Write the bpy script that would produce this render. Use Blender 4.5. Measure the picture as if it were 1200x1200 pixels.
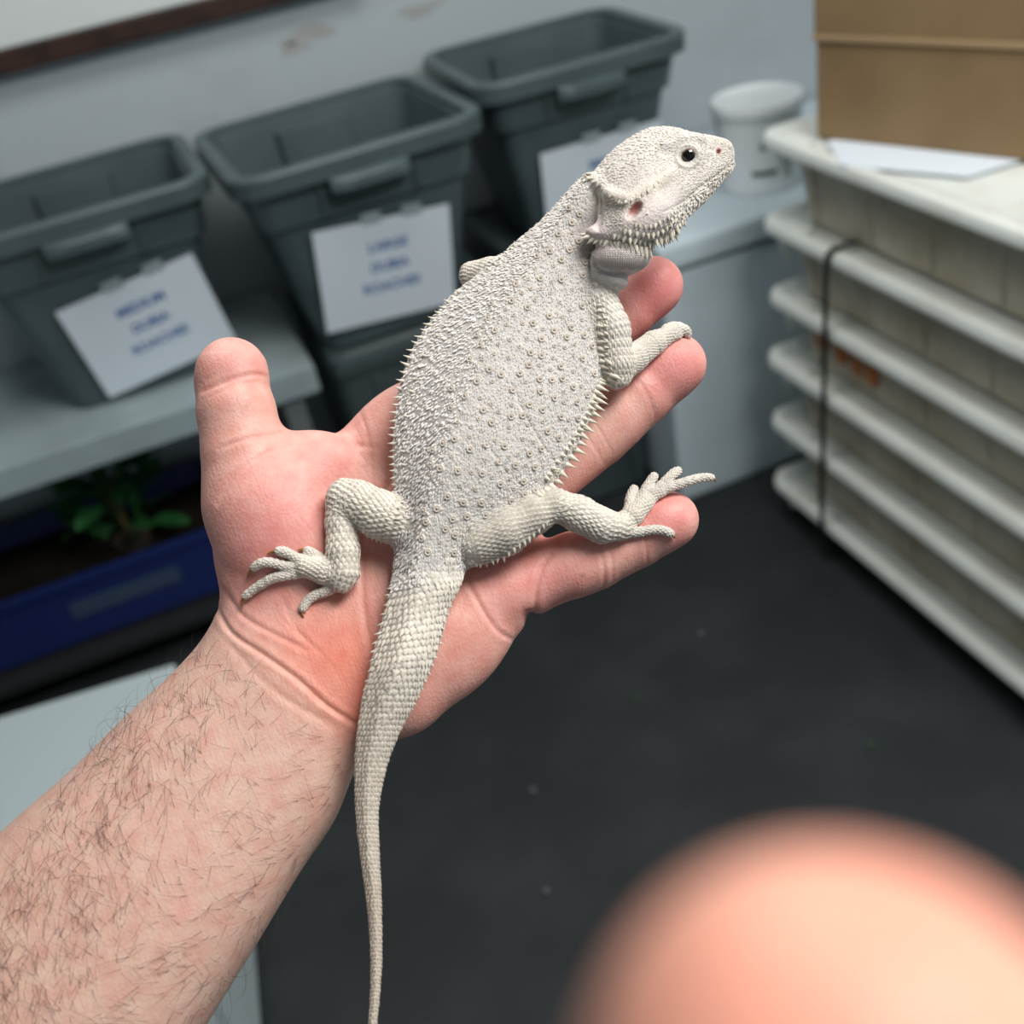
import bpy, bmesh, math, random
import numpy as np
import openvdb
from mathutils import Vector, Matrix
from mathutils.bvhtree import BVHTree

for o in list(bpy.data.objects):
    bpy.data.objects.remove(o)
scene = bpy.context.scene
COL = scene.collection
rng = np.random.default_rng(7)
random.seed(7)

# ------------------------------------------------------------------ camera
FPX = 1244.0                      # focal length in pixels of the 1200 px frame
CAM = np.array([0.0, 0.0, 1.4])
_y = np.array([-584, 772, -1244.0]); _y /= np.linalg.norm(_y)      # world Y in camera axes
_u = np.array([-.170, .7994, .576]); _u -= _y * (_u @ _y); _u /= np.linalg.norm(_u)
ROT = np.array([np.cross(_y, _u), _y, _u])                          # camera axes -> world
cd = bpy.data.cameras.new('camera'); cam = bpy.data.objects.new('camera', cd); COL.objects.link(cam)
cd.sensor_width = 36.0; cd.lens = 36.0 * FPX / 1200.0
cd.clip_start = 0.004; cd.clip_end = 50
cam.matrix_world = Matrix([list(ROT[i]) + [CAM[i]] for i in range(3)] + [[0, 0, 0, 1]])
cd.dof.use_dof = True; cd.dof.focus_distance = 0.372; cd.dof.aperture_fstop = 8.6
scene.camera = cam

# ------------------------------------------------------------------ light
W = bpy.data.worlds.new('world'); scene.world = W; W.use_nodes = True
W.node_tree.nodes['Background'].inputs[0].default_value = (0, 0, 0, 1)
W.node_tree.nodes['Background'].inputs[1].default_value = 0.0
vs = scene.view_settings
vs.view_transform = 'Standard'; vs.look = 'None'; vs.gamma = 1.0; vs.use_curve_mapping = False
vs.exposure = 0.48

def area_light(name, loc, target, sx, sy, power, col):
    l = bpy.data.lights.new(name, 'AREA'); l.shape = 'RECTANGLE'; l.size = sx; l.size_y = sy
    l.energy = power; l.color = col
    o = bpy.data.objects.new(name, l); COL.objects.link(o); o.location = loc
    d = Vector(target) - Vector(loc); o.rotation_euler = d.to_track_quat('-Z', 'Y').to_euler()
    return o
# ceiling luminaires (fixtures are built below, around the same places)
LAMPS = [((1.0, -0.15, 2.46), 1.2, .6, 34), ((0.25, 1.30, 2.46), 1.2, .6, 12)]
for (c, sx, sy, pw) in LAMPS:
    area_light('ceiling_panel_offscreen', c, (c[0], c[1], 0), sx, sy, pw, (1.0, .965, .92))

# ------------------------------------------------------------------ helpers
def lin(r, g, b):
    f = lambda c: ((c / 255 + .055) / 1.055) ** 2.4 if c > 10 else c / 255 / 12.92
    return (f(r), f(g), f(b))

def tag(o, label=None, cat=None, group=None, kind=None):
    if label: o['label'] = label
    if cat: o['category'] = cat
    if group: o['group'] = group
    if kind: o['kind'] = kind
    return o

def mesh_obj(name, verts, faces, mat, parent=None, smooth=False, loc=None):
    me = bpy.data.meshes.new(name)
    me.from_pydata([tuple(map(float, v)) for v in verts], [], [tuple(map(int, f)) for f in faces])
    me.validate(); me.update()
    if mat: me.materials.append(mat)
    if smooth: me.polygons.foreach_set('use_smooth', [True] * len(me.polygons))
    o = bpy.data.objects.new(name, me); COL.objects.link(o)
    if parent: o.parent = parent
    if loc is not None: o.location = loc
    return o

def empty(name, loc, rz=0):
    o = bpy.data.objects.new(name, None); COL.objects.link(o)
    o.location = loc; o.rotation_euler = (0, 0, rz); o.empty_display_size = .05
    return o

class MB:
    def __init__(s): s.v = []; s.f = []
    def add(s, v, f):
        n = len(s.v); s.v += [tuple(p) for p in v]; s.f += [tuple(i + n for i in q) for q in f]; return s
    def box(s, x0, x1, y0, y1, z0, z1, bev=0):
        bm = bmesh.new(); bmesh.ops.create_cube(bm, size=1)
        for v in bm.verts:
            v.co = Vector(((x0 + x1) / 2 + v.co.x * (x1 - x0), (y0 + y1) / 2 + v.co.y * (y1 - y0), (z0 + z1) / 2 + v.co.z * (z1 - z0)))
        if bev: bmesh.ops.bevel(bm, geom=bm.edges[:], offset=bev, segments=2, affect='EDGES', profile=.6)
        bm.verts.index_update()
        s.add([v.co[:] for v in bm.verts], [[v.index for v in f.verts] for f in bm.faces]); bm.free(); return s
    def loft(s, loops, cap0=True, cap1=True, closed=True):
        n = len(loops[0]); v = [p for l in loops for p in l]; f = []
        for i in range(len(loops) - 1):
            for j in range(n if closed else n - 1):
                k = (j + 1) % n
                f.append((i * n + j, i * n + k, (i + 1) * n + k, (i + 1) * n + j))
        if cap0: f.append(tuple(reversed(range(n))))
        if cap1: f.append(tuple((len(loops) - 1) * n + j for j in range(n)))
        return s.add(v, f)
    def build(s, name, mat, parent=None, smooth=False, loc=None):
        return mesh_obj(name, s.v, s.f, mat, parent, smooth, loc)

def rrect(w, d, r, z, n=5, cx=0, cy=0):
    pts = []
    for (sx, sy, a0) in ((1, 1, 0), (-1, 1, 90), (-1, -1, 180), (1, -1, 270)):
        for i in range(n + 1):
            a = math.radians(a0 + 90 * i / n)
            pts.append((cx + sx * (w / 2 - r) + r * math.cos(a), cy + sy * (d / 2 - r) + r * math.sin(a), z))
    return pts

def ring(r, z, n=40, cx=0, cy=0):
    return [(cx + r * math.cos(2 * math.pi * i / n), cy + r * math.sin(2 * math.pi * i / n), z) for i in range(n)]

def autosmooth(o, ang=35):
    me = o.data
    me.polygons.foreach_set('use_smooth', [True] * len(me.polygons))
    bm = bmesh.new(); bm.from_mesh(me); lim = math.radians(ang)
    for e in bm.edges:
        e.smooth = len(e.link_faces) == 2 and e.calc_face_angle(0) < lim
    bm.to_mesh(me); bm.free(); return o

# ------------------------------------------------------------------ materials
def mat(name, col, rough=.5, spec=.4, noise=None, bump=None, trans=0, metal=0, emis=None):
    """noise=(scale, colour2, contrast low, high); bump=(scale, strength)"""
    m = bpy.data.materials.new(name); m.use_nodes = True
    nt = m.node_tree; b = nt.nodes['Principled BSDF']
    b.inputs['Base Color'].default_value = (*col, 1); b.inputs['Roughness'].default_value = rough
    b.inputs['Specular IOR Level'].default_value = spec; b.inputs['Metallic'].default_value = metal
    if trans: b.inputs['Transmission Weight'].default_value = trans
    if emis: b.inputs['Emission Color'].default_value = (*emis[0], 1); b.inputs['Emission Strength'].default_value = emis[1]
    tc = nt.nodes.new('ShaderNodeTexCoord')
    if noise:
        n = nt.nodes.new('ShaderNodeTexNoise'); n.inputs['Scale'].default_value = noise[0]; n.inputs['Detail'].default_value = 5
        r = nt.nodes.new('ShaderNodeValToRGB'); e = r.color_ramp.elements
        e[0].position = noise[2]; e[1].position = noise[3]; e[0].color = (*col, 1); e[1].color = (*noise[1], 1)
        nt.links.new(tc.outputs['Object'], n.inputs['Vector']); nt.links.new(n.outputs['Fac'], r.inputs['Fac'])
        nt.links.new(r.outputs['Color'], b.inputs['Base Color'])
    if bump:
        n = nt.nodes.new('ShaderNodeTexNoise'); n.inputs['Scale'].default_value = bump[0]; n.inputs['Detail'].default_value = 4
        bp = nt.nodes.new('ShaderNodeBump'); bp.inputs['Strength'].default_value = bump[1]; bp.inputs['Distance'].default_value = .004
        nt.links.new(tc.outputs['Object'], n.inputs['Vector']); nt.links.new(n.outputs['Fac'], bp.inputs['Height'])
        nt.links.new(bp.outputs['Normal'], b.inputs['Normal'])
    return m

M = {}
M['wall'] = mat('painted_wall', lin(178, 189, 195), .6, .3, (2.6, lin(160, 164, 168), .55, .8), (60, .08))
M['scuff'] = mat('scuff_mark', lin(162, 160, 158), .8, .2, (14, lin(172, 176, 178), .3, .7))
M['floor'] = mat('black_rubber', lin(34, 38, 40), .62, .28, (5.5, lin(45, 50, 53), .42, .75), (220, .25))
M['ceiling'] = mat('ceiling_white', lin(225, 226, 224), .9)
M['brown'] = mat('brown_wood', lin(58, 38, 30), .5, .4, (18, lin(42, 27, 22), .4, .6))
M['white_board'] = mat('white_board', lin(214, 222, 222), .5)
M['bin'] = mat('grey_plastic', lin(76, 91, 95), .38, .5, (7, lin(66, 80, 84), .4, .7), (160, .05))
M['tote'] = mat('dark_plastic', lin(64, 76, 79), .4, .5, (6, lin(54, 65, 68), .4, .7))
M['bench'] = mat('bench_laminate', lin(150, 166, 170), .45, .4, (9, lin(134, 148, 152), .4, .7))
M['shelf_dark'] = mat('dark_shelf_board', lin(34, 36, 38), .6)
M['soil'] = mat('dark_soil', lin(30, 26, 22), .9, .1, (60, lin(46, 40, 32), .4, .7))
M['bench_leg'] = mat('bench_steel', lin(120, 126, 128), .4, .5, metal=.3)
M['paper'] = mat('paper', lin(215, 226, 236), .75, .2)
M['blue_ink'] = mat('blue_ink', lin(62, 106, 172), .7, .2)
M['tape'] = mat('clear_tape', lin(150, 165, 170), .15, .7)
M['appliance'] = mat('white_enamel', lin(200, 217, 226), .35, .5, (5, lin(188, 203, 212), .45, .75))
M['gasket'] = mat('gasket_grey', lin(120, 132, 138), .6)
M['pail'] = mat('white_pail', lin(236, 243, 246), .4, .5)
M['pail_mark'] = mat('dark_print', lin(78, 84, 88), .6)
M['tub'] = mat('frosted_tub', lin(184, 177, 160), .4, .45, (11, lin(158, 147, 122), .42, .72))
M['tub_rim'] = mat('tub_rim_white', lin(226, 232, 228), .38, .5, (9, lin(206, 206, 196), .5, .8))
M['orange'] = mat('orange_marker', lin(196, 122, 70), .7)
M['strap'] = mat('black_strap', lin(34, 38, 38), .6)
M['card'] = mat('cardboard', lin(144, 120, 88), .8, .2, (6, lin(130, 107, 78), .4, .7), (90, .06))
M['card_tape'] = mat('packing_tape', lin(172, 146, 112), .3, .5)
M['blue'] = mat('blue_plastic', lin(30, 46, 104), .4, .5)
M['blue_label'] = mat('faded_label', lin(60, 78, 104), .6)
M['leaf'] = mat('plant_leaf', lin(48, 104, 54), .5, .4, (30, lin(34, 82, 42), .4, .6))
M['stem'] = mat('plant_stem', lin(90, 84, 48), .7)
M['pot'] = mat('plant_pot', lin(60, 52, 46), .7)
M['cabinet'] = mat('light_grey_cabinet', lin(176, 190, 194), .5, .4)
M['fixture'] = mat('lamp_frame', lin(230, 230, 228), .5)
M['diffuser'] = mat('lamp_diffuser', lin(245, 245, 240), .5)

# ------------------------------------------------------------------ room
XL, XR, YB, YF, ZC = -1.9, 1.75, 2.25, -1.9, 2.5
def struct(name, mb, m, parent=None):
    o = mb.build(name, m, parent)
    if not parent: o['kind'] = 'structure'
    return o
struct('floor', MB().box(XL, XR, YF, YB, -.05, 0), M['floor'])
wb = struct('wall_back', MB().box(XL, XR, YB, YB + .06, 0, ZC), M['wall'])
struct('wall_right', MB().box(XR, XR + .06, YF, YB + .06, 0, ZC), M['wall'])
struct('wall_left', MB().box(XL - .06, XL, YF, YB + .06, 0, ZC), M['wall'])
struct('wall_front', MB().box(XL - .06, XR + .06, YF - .06, YF, 0, ZC), M['wall'])
t1 = struct('trim_1', MB().box(XL, .52, YB - .035, YB, 1.085, 1.125, .004), M['brown'])
struct('trim_2', MB().box(XL, .52, YB - .03, YB, 1.125, 1.30, .004), M['white_board'])
# scuffs worn into the wall paint, thin raised smears
for (cx, cz, w, h, a) in ((.405, 1.018, .055, .014, .02), (.64, 1.01, .05, .012, .05), (.37, 1.0, .03, .010, 0)):
    pts = []
    for i in range(14):
        t = 2 * math.pi * i / 14; rr = 1 + .25 * math.sin(3 * t + cx * 40)
        u, v = w * rr * math.cos(t), h * rr * math.sin(t)
        pts.append((cx + u * math.cos(a) - v * math.sin(a), 0, cz + u * math.sin(a) + v * math.cos(a)))
    mb = MB().loft([[(p[0], YB - .0006, p[2]) for p in pts], [(p[0], YB + .001, p[2]) for p in pts]])
    mb.build('scuff_mark', M['scuff'], wb)
# ceiling luminaires
for k, (c, sx, sy, pw) in enumerate(LAMPS):
    e = empty('ceiling_lamp', (c[0], c[1], ZC))
    fr = MB()
    for (a, b, cc, d) in ((-sx / 2 - .03, sx / 2 + .03, -sy / 2 - .03, -sy / 2), (-sx / 2 - .03, sx / 2 + .03, sy / 2, sy / 2 + .03),
                          (-sx / 2 - .03, -sx / 2, -sy / 2, sy / 2), (sx / 2, sx / 2 + .03, -sy / 2, sy / 2)):
        fr.box(a, b, cc, d, -.03, .0)
    fr.build('frame', M['fixture'], e)
    MB().box(-sx / 2, sx / 2, -sy / 2, sy / 2, -.02, -.012).build('diffuser', M['diffuser'], e)
    tag(e, ['flush ceiling light panel over the open floor', 'flush ceiling light panel over the bins'][k], 'lamp', 'ceiling light panels')
struct('ceiling', MB().box(XL, XR, YF, YB + .06, ZC, ZC + .05), M['ceiling'])

# ------------------------------------------------------------------ grey feeder bins with printed sheets
def text_mesh(body, size, weight=0.0):
    cu = bpy.data.curves.new('lettering', 'FONT'); cu.body = body; cu.size = size; cu.align_x = 'CENTER'; cu.align_y = 'CENTER'
    cu.offset = weight; cu.resolution_u = 3
    o = bpy.data.objects.new('lettering', cu); COL.objects.link(o)
    dg = bpy.context.evaluated_depsgraph_get(); me = o.evaluated_get(dg).to_mesh()
    v = [tuple(p.co) for p in me.vertices]; f = [tuple(p.vertices) for p in me.polygons]
    o.evaluated_get(dg).to_mesh_clear(); bpy.data.objects.remove(o); bpy.data.curves.remove(cu)
    return v, f

def grey_bin(loc, rz, w, d, h, lines, sheet, label):
    e = empty('storage_bin', loc, rz)
    tag(e, label, 'bin', 'grey bins with paper signs')
    kb = .70
    def wd(z): t = z / h; return (w * (kb + (1 - kb) * t), d * (kb + .03 + (1 - kb - .03) * t))
    zs = h * .70; st = .010
    loops = []
    for z in (0, zs): a = wd(z); loops.append(rrect(a[0] - 2 * st, a[1] - 2 * st, .035, z))
    for z in (zs + .008, h - .012): a = wd(z); loops.append(rrect(a[0], a[1], .04, z))
    inner = []
    for z in (h - .012, .012): a = wd(z); inner.append(rrect(a[0] - 2 * st - .008, a[1] - 2 * st - .008, .034, z))
    autosmooth(MB().loft([rrect(loops[0] and wd(0)[0] - .05, wd(0)[1] - .05, .02, 0)] + loops + inner, True, True).build('body', M['bin'], e))
    a = wd(h)
    skirt = [(-.008, -.012), (.010, -.012), (.011, -.030), (.016, -.030), (.017, -.005), (-.006, -.003), (-.008, -.012)]
    lip = [(-.009, -.004), (.0165, -.0045), (.0165, -.001), (.013, .003), (-.005, .003), (-.009, .0), (-.009, -.004)]
    for nm, pr, mt in (('rim_skirt', skirt, M['bin']), ('rim', lip, M['bin'])):
        autosmooth(MB().loft([rrect(a[0] + 2 * q, a[1] + 2 * q, .045 + q, h + zz) for q, zz in pr], False, False).build(nm, mt, e), 50)
    yf = lambda z: -wd(z)[1] / 2 + (st if z < zs else 0)
    # front grip ledge and back grip
    for s in (1, -1):
        hb = MB(); gw = w * .165
        sec = [(-.004, -.026), (.030, -.030), (.036, -.036), (.036, -.052), (.031, -.052), (.030, -.040), (-.004, -.042)]
        n = 9; lp = []
        for i in range(n):
            x = -gw + 2 * gw * i / (n - 1); k = 1 - .35 * abs(2 * i / (n - 1) - 1) ** 6
            lp.append([(x, s * (yf(h - .03) - q * k), h + zz) for q, zz in sec])
        autosmooth(hb.loft(lp).build('grip', M['bin'], e), 40)
    # raised centre panel inside the back wall
    a = wd(h * .8); y1 = a[1] / 2 - st - .004
    pb = MB()
    lo = [[(x, wd(z)[1] / 2 - st - .004 - dd, z) for x, dd in ((-.075, -.002), (-.068, .018), (.068, .018), (.075, -.002))] for z in (.04, h - .03)]
    pb.loft(lo).build('inner_grip_panel', M['bin'], e)
    # vertical ribs on the front framing the grip
    for x in (-w * .2, w * .2):
        MB().loft([[(x + q, yf(z) - p, z) for q, p in ((-.006, -.003), (-.004, .006), (.004, .006), (.006, -.003))] for z in (zs + .012, h - .03)]).build('rib', M['bin'], e)
    # paper sheet taped on the front
    (cx, cz, sw, sh, ang) = sheet
    ca, sa = math.cos(ang), math.sin(ang)
    slope = (yf(.001) - yf(zs - .001)) / (zs - .002)
    def on(u, v, off):
        z = cz + u * sa + v * ca; x = cx + u * ca - v * sa
        return (x, yf(0) - slope * z - off, z)
    q = [(-sw / 2, -sh / 2), (sw / 2, -sh / 2), (sw / 2, sh / 2), (-sw / 2, sh / 2)]
    sheet_o = MB().loft([[on(u, v, .0115) for u, v in q], [on(u, v, .0125) for u, v in q]]).build('paper_sheet', M['paper'], e)
    for i, ln in enumerate(lines):
        v, f = text_mesh(ln, sh * .125, .0007)
        vz = [.24, .04, -.16][i] * sh
        mesh_obj('lettering', [on(p[0] + .006, p[1] + vz, .0129) for p in v], f, M['blue_ink'], sheet_o)
    for u in (-.02, .055):
        qq = [(u - .018, sh / 2 - .006), (u + .018, sh / 2 - .006), (u + .018, sh / 2 + .014), (u - .018, sh / 2 + .014)]
        MB().loft([[on(a, b, .0125) for a, b in qq], [on(a, b, .0132) for a, b in qq]]).build('tape', M['tape'], sheet_o)
    return e

BZ = .562
grey_bin((-.115, 2.035, BZ), .02, .42, .345, .352, ['MEDIUM', 'DUBIA', 'ROACHES'], (.040, .122, .25, .19, .12), 'grey bin with sheet reading MEDIUM DUBIA ROACHES on the bench')
grey_bin((.348, 1.955, BZ), .03, .42, .39, .355, ['LARGE', 'DUBIA', 'ROACHES'], (-.002, .13, .25, .195, -.10), 'grey bin with sheet reading LARGE DUBIA ROACHES on a tote')
grey_bin((.808, 2.02, .604), -.03, .395, .36, .328, ['SMALL', 'DUBIA', 'ROACHES'], (.02, .085, .25, .195, .0), 'grey bin beside the white appliance, its paper sheet half hidden by the lizard')

# ------------------------------------------------------------------ bench, totes below
e = empty('bench', (-.7, 2.02, 0))
MB().box(-.9, .875, -.225, .215, .505, .56, .004).build('bench_top', M['bench'], e)
for x in (-.8, .82):
    for y in (-.19, .18):
        MB().box(x - .02, x + .02, y - .02, y + .02, 0, .505, .003).build('leg', M['bench_leg'], e)
MB().box(-.86, .80, -.165, .205, .06, .085, .003).build('lower_shelf', M['shelf_dark'], e)
tag(e, 'light grey topped bench under the MEDIUM bin', 'bench')

def tote(loc, w, d, h, label, name='storage_tote', mt='tote', strip=True):
    e = empty(name, loc); tag(e, label, 'tote')
    kb = .93
    lp = [rrect(w * kb - .03, d * kb - .03, .02, 0), rrect(w * kb, d * kb, .03, .012), rrect(w * .985, d * .985, .03, h - .05)]
    autosmooth(MB().loft(lp).build('body', M[mt], e))
    lid = [rrect(w - .006, d - .006, .03, h - .055), rrect(w, d, .03, h - .05), rrect(w, d, .03, h - .012), rrect(w - .012, d - .012, .028, h - .002), rrect(w - .06, d - .06, .02, h - .002), rrect(w - .07, d - .07, .02, h - .010)]
    autosmooth(MB().loft(lid).build('lid', M[mt], e))
    for x in (-w * .3, w * .3):
        MB().loft([[(x + q, -d * (.465 + .03 * z / h) - p, z) for q, p in ((-.010, -.004), (-.007, .007), (.007, .007), (.010, -.004))] for z in (.03, h - .06)]).build('rib', M[mt], e)
    return e
tote((.395, 2.0, 0), .385, .42, .562, 'tall dark grey lidded tote under the LARGE bin')
tote((.725, 2.02, 0), .23, .40, .600, 'narrow dark grey lidded tote next to the white appliance')
e = empty('planter_tub', (-.36, 2.03, .0855)); tag(e, 'open dark blue tub with soil on the shelf under the bench', 'tub')
autosmooth(MB().loft([rrect(.52, .24, .02, 0), rrect(.54, .26, .03, .01), rrect(.58, .29, .03, .155), rrect(.60, .31, .03, .155), rrect(.60, .31, .03, .17), rrect(.575, .285, .03, .17), rrect(.55, .26, .03, .12)], True, False).build('body', M['blue'], e))
MB().loft([rrect(.552, .262, .03, .115), rrect(.55, .26, .03, .122)]).build('soil', M['soil'], e)
MB().loft([[(x, -(.13 + .015 * (z - .01) / .145) - q, z) for x, z in ((-.06, .07), (.16, .07), (.16, .11), (-.06, .11))] for q in (.0005, .0025)]).build('faded_label', M['blue_label'], e)

# leafy plant in the dark under the bench
e = empty('leafy_plant', (-.27, 2.0, .208)); tag(e, 'dim green leafy plant in the blue tub under the bench', 'plant')
autosmooth(MB().loft([ring(.035, 0, 16), ring(.04, .02, 16), ring(.03, .022, 16), ring(.02, .018, 16)]).build('pot', M['pot'], e))
lv = []; lf = []
for i in range(7):
    t = i / 6; wv = .018 * math.sin(math.pi * (t * .92 + .04)) ** .8
    lv += [(-wv, t * .075, .012 * math.sin(t * 2.6)), (0, t * .075, .012 * math.sin(t * 2.6) - .004), (wv, t * .075, .012 * math.sin(t * 2.6))]
    if i:
        k = (i - 1) * 3; lf += [(k, k + 1, k + 4, k + 3), (k + 1, k + 2, k + 5, k + 4)]
leaf0 = None
for i in range(44):
    a = i * 2.399; z = .03 + .20 * (i / 44); r = .02 + .06 * random.random()
    if leaf0 is None:
        leaf0 = mesh_obj('leaf', lv, lf, M['leaf'], e, True); o = leaf0
    else:
        o = leaf0.copy(); COL.objects.link(o); o.parent = e
    o.location = (r * math.cos(a), r * math.sin(a) * .8, z)
    o.rotation_euler = (random.uniform(-.2, .9), random.uniform(-.4, .4), a - math.pi / 2)
    o.scale = (random.uniform(.8, 1.2),) * 3
for i in range(5):
    a = i * 1.3
    MB().loft([[(q * .6 + .02 * math.cos(a) * t, p * .6 + .02 * math.sin(a) * t, .03 + .15 * t) for q, p in ((.004, 0), (0, .004), (-.004, 0), (0, -.004))] for t in (0, .5, 1)]).build('stem', M['stem'], e)

# low light grey cabinet at the left, behind the forearm
e = empty('low_cabinet', (-.565, .90, 0), -.12); tag(e, 'low light grey cabinet on the floor behind the hairy forearm', 'cabinet')
MB().box(-.29, .29, -.5, .5, 0, .335, .006).build('carcass', M['cabinet'], e)
MB().box(-.30, .30, -.51, .51, .335, .36, .006).build('cabinet_top', M['cabinet'], e)
for y in (-.25, .25):
    dr = MB().box(.288, .303, y - .235, y + .235, .03, .32, .004).build('door', M['cabinet'], e)
    MB().box(.303, .318, y - .04, y + .04, .25, .262, .003).build('handle', M['bench_leg'], dr)

# ------------------------------------------------------------------ white appliance and pail
e = empty('chest_freezer', (1.26, 1.975, 0)); tag(e, 'white waist-low chest appliance behind the stacked tubs', 'appliance')
MB().box(-.41, .41, -.255, .255, .0, .535, .012).build('body', M['appliance'], e)
MB().box(-.405, .405, -.25, .25, .535, .545).build('seal', M['gasket'], e)
MB().box(-.415, .415, -.265, .26, .545, .60, .012).build('lid', M['appliance'], e)
e = empty('pail', (1.165, 1.865, .60)); tag(e, 'round white pail with snap lid on the white appliance', 'pail')
autosmooth(MB().loft([ring(.078, 0), ring(.082, .004), ring(.086, .140), ring(.087, .141), ring(.087, .150), ring(.084, .151), ring(.084, .16)], True, True).build('body', M['pail'], e))
autosmooth(MB().loft([ring(.089, .153), ring(.091, .155), ring(.091, .168), ring(.089, .172), ring(.081, .172), ring(.079, .169)], True, True).build('lid', M['pail'], e))
for (a0, a1, z0, z1) in ((-2.1, -1.55, .092, .104), (-2.3, -1.7, .04, .05), (-1.45, -1.2, .07, .078)):
    lp = [[((.0822 + .0295 * z + q) * math.cos(a0 + (a1 - a0) * i / 6), (.0822 + .0295 * z + q) * math.sin(a0 + (a1 - a0) * i / 6), z) for q, z in ((0, z0), (.0008, z0), (.0008, z1), (0, z1))] for i in range(7)]
    MB().loft(lp).build('printed_mark', M['pail_mark'], e)

# ------------------------------------------------------------------ stacked frosted tubs
RIMS = [.805, .654, .515, .384, .243, .093]
TX0, TX1, TY1, TY0 = .985, 1.50, 1.595, .80        # front x, back x, far y, near y
LBL = ['topmost white rimmed frosted tub, carrying the cardboard box', 'frosted tub with the black strap over its rim, second from the top of its stack',
       'frosted tub with orange marks on its front', 'fourth frosted tub from the top of its strapped stack',
       'fifth frosted tub from the top of its strapped stack', 'lowest frosted tub of the strapped stack, on the black floor']
tubs = []
for k, z1 in enumerate(RIMS):
    zb = RIMS[k + 1] - .004 if k < 5 else 0.0
    h = z1 - zb
    cx, cy = (TX0 + TX1) / 2, (TY0 + TY1) / 2; w, d = TX1 - TX0, TY1 - TY0
    jx, jy = [(.0, .0), (.0, .004), (.002, -.004), (-.002, .003), (0, 0), (.002, .002)][k]
    e = empty('storage_tub', (cx + jx, cy + jy, zb)); tag(e, LBL[k], 'tub', 'tubs in the stack')
    iw, idp = w - .07, d - .10
    zz = lambda t: t * h
    lp = [rrect(iw - .05, idp - .05, .03, .001), rrect(iw - .03, idp - .03, .04, zz(.06)), rrect(iw, idp, .045, h - .022)]
    autosmooth(MB().loft(lp).build('body', M['tub'], e))
    rim = [rrect(iw - .01, idp - .01, .04, h - .026), rrect(w - .006, d - .006, .045, h - .022), rrect(w, d, .045, h - .018), rrect(w, d, .045, h - .006), rrect(w - .008, d - .008, .042, h),
           rrect(w - .045, d - .05, .035, h), rrect(w - .06, d - .065, .03, h - .005)]
    autosmooth(MB().loft(rim).build('lid_rim', M['tub_rim'], e))
    # grips on the short ends: a drooping lip with brackets below
    for s in (1, -1):
        g = MB()
        g.loft([[(x, s * (d / 2 - .012 + p), h + q) for p, q in ((0, -.004), (.016, -.005), (.020, -.012), (.018, -.026), (.014, -.026), (.013, -.012), (0, -.012))] for x in (-w * .44, -w * .1, w * .1, w * .44)])
        autosmooth(g.build('end_grip', M['tub_rim'], e))
        for x in (-w * .43, -w * .2, w * .2):
            MB().loft([[(x + q, s * (d / 2 - .05 + p), zq) for q, p in ((-.006, 0), (.006, 0), (.006, pp), (-.006, pp))] for zq, pp in ((h - .075, .004), (h - .024, .04))]).build('bracket', M['tub_rim'], e)
    # moulded ribs in the front wall and grip slots in the rim
    for y in np.linspace(-d * .36, d * .36, 5):
        MB().loft([[(-(iw - .03 + .03 * z / h) / 2 - p, y + q, z) for q, p in ((-.012, -.004), (-.008, .005), (.008, .005), (.012, -.004))] for z in (.02, h - .03)]).build('rib', M['tub'], e)
    MB().box(-w * .46, -w * .42, d * .34, d * .43, h - .001, h + .0012, 0).build('rim_slot', M['tub_rim'], e)
    tubs.append((e, w, d, iw, h, zb, cx + jx, cy + jy))
# orange marker strokes on the third tub
e, w, d, iw, h, zb, cx, cy = tubs[2]
for (y, z) in ((1.452, .487), (1.398, .482), (1.352, .479), (1.312, .476)):
    x0 = -(iw - .012) / 2 - .0015
    MB().box(x0 - .006, x0 + .002, y - cy - .014, y - cy + .014, z - zb - .017 - .035, z - zb + .017 - .035, .002).build('orange_mark', M['orange'], e)
# strap round tubs two to six
y_s = 1.375
mb = MB(); path = [(1.20, .6605), (1.03, .6600), (.990, .6590), (.981, .652), (.9785, .60), (.979, .50), (.979, .36), (.979, .22), (.980, .09), (.982, .05), (.988, .0025), (1.02, .0015)]
lp = []
for i, (x, z) in enumerate(path):
    yy = y_s + .03 * (.66 - z) * 1.0
    t = (path[min(i + 1, len(path) - 1)][0] - path[max(i - 1, 0)][0], path[min(i + 1, len(path) - 1)][1] - path[max(i - 1, 0)][1]); L = math.hypot(*t)
    nx, nz = -t[1] / L, t[0] / L
    lp.append([(x + nx * q * -1, yy + p, z + nz * q * -1) for p, q in ((-.0065, 0), (.0065, 0), (.0065, .002), (-.0065, .002))])
st = mb.loft(lp).build('strap', M['strap']); tag(st, 'thin black strap tied round the lower tubs', 'strap')

# cardboard box and loose paper on the stack
e = empty('cardboard_box', (1.237, 1.345, .8075), -1.195); tag(e, 'brown cardboard box with taped flap on the topmost tub', 'box')
MB().box(-.20, .20, -.14, .14, 0, .165, .003).build('carton', M['card'], e)
MB().box(-.203, .203, -.143, .143, .154, .28, .004).build('flap', M['card'], e)
MB().box(-.2045, .2045, -.1445, .1445, .150, .159, .001).build('flap_edge', M['card_tape'], e)
pq = [(.985, 1.345), (1.035, 1.455), (1.25, 1.36), (1.16, 1.17), (1.07, 1.175)]
o = MB().loft([[(x - 1.08, y - 1.3, 0) for x, y in pq], [(x - 1.08, y - 1.3, .0016) for x, y in pq]]).build('paper_sheet', M['paper']); o.location = (1.08, 1.3, .8052)
tag(o, 'loose white paper on the topmost tub before the cardboard box', 'paper')

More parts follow.
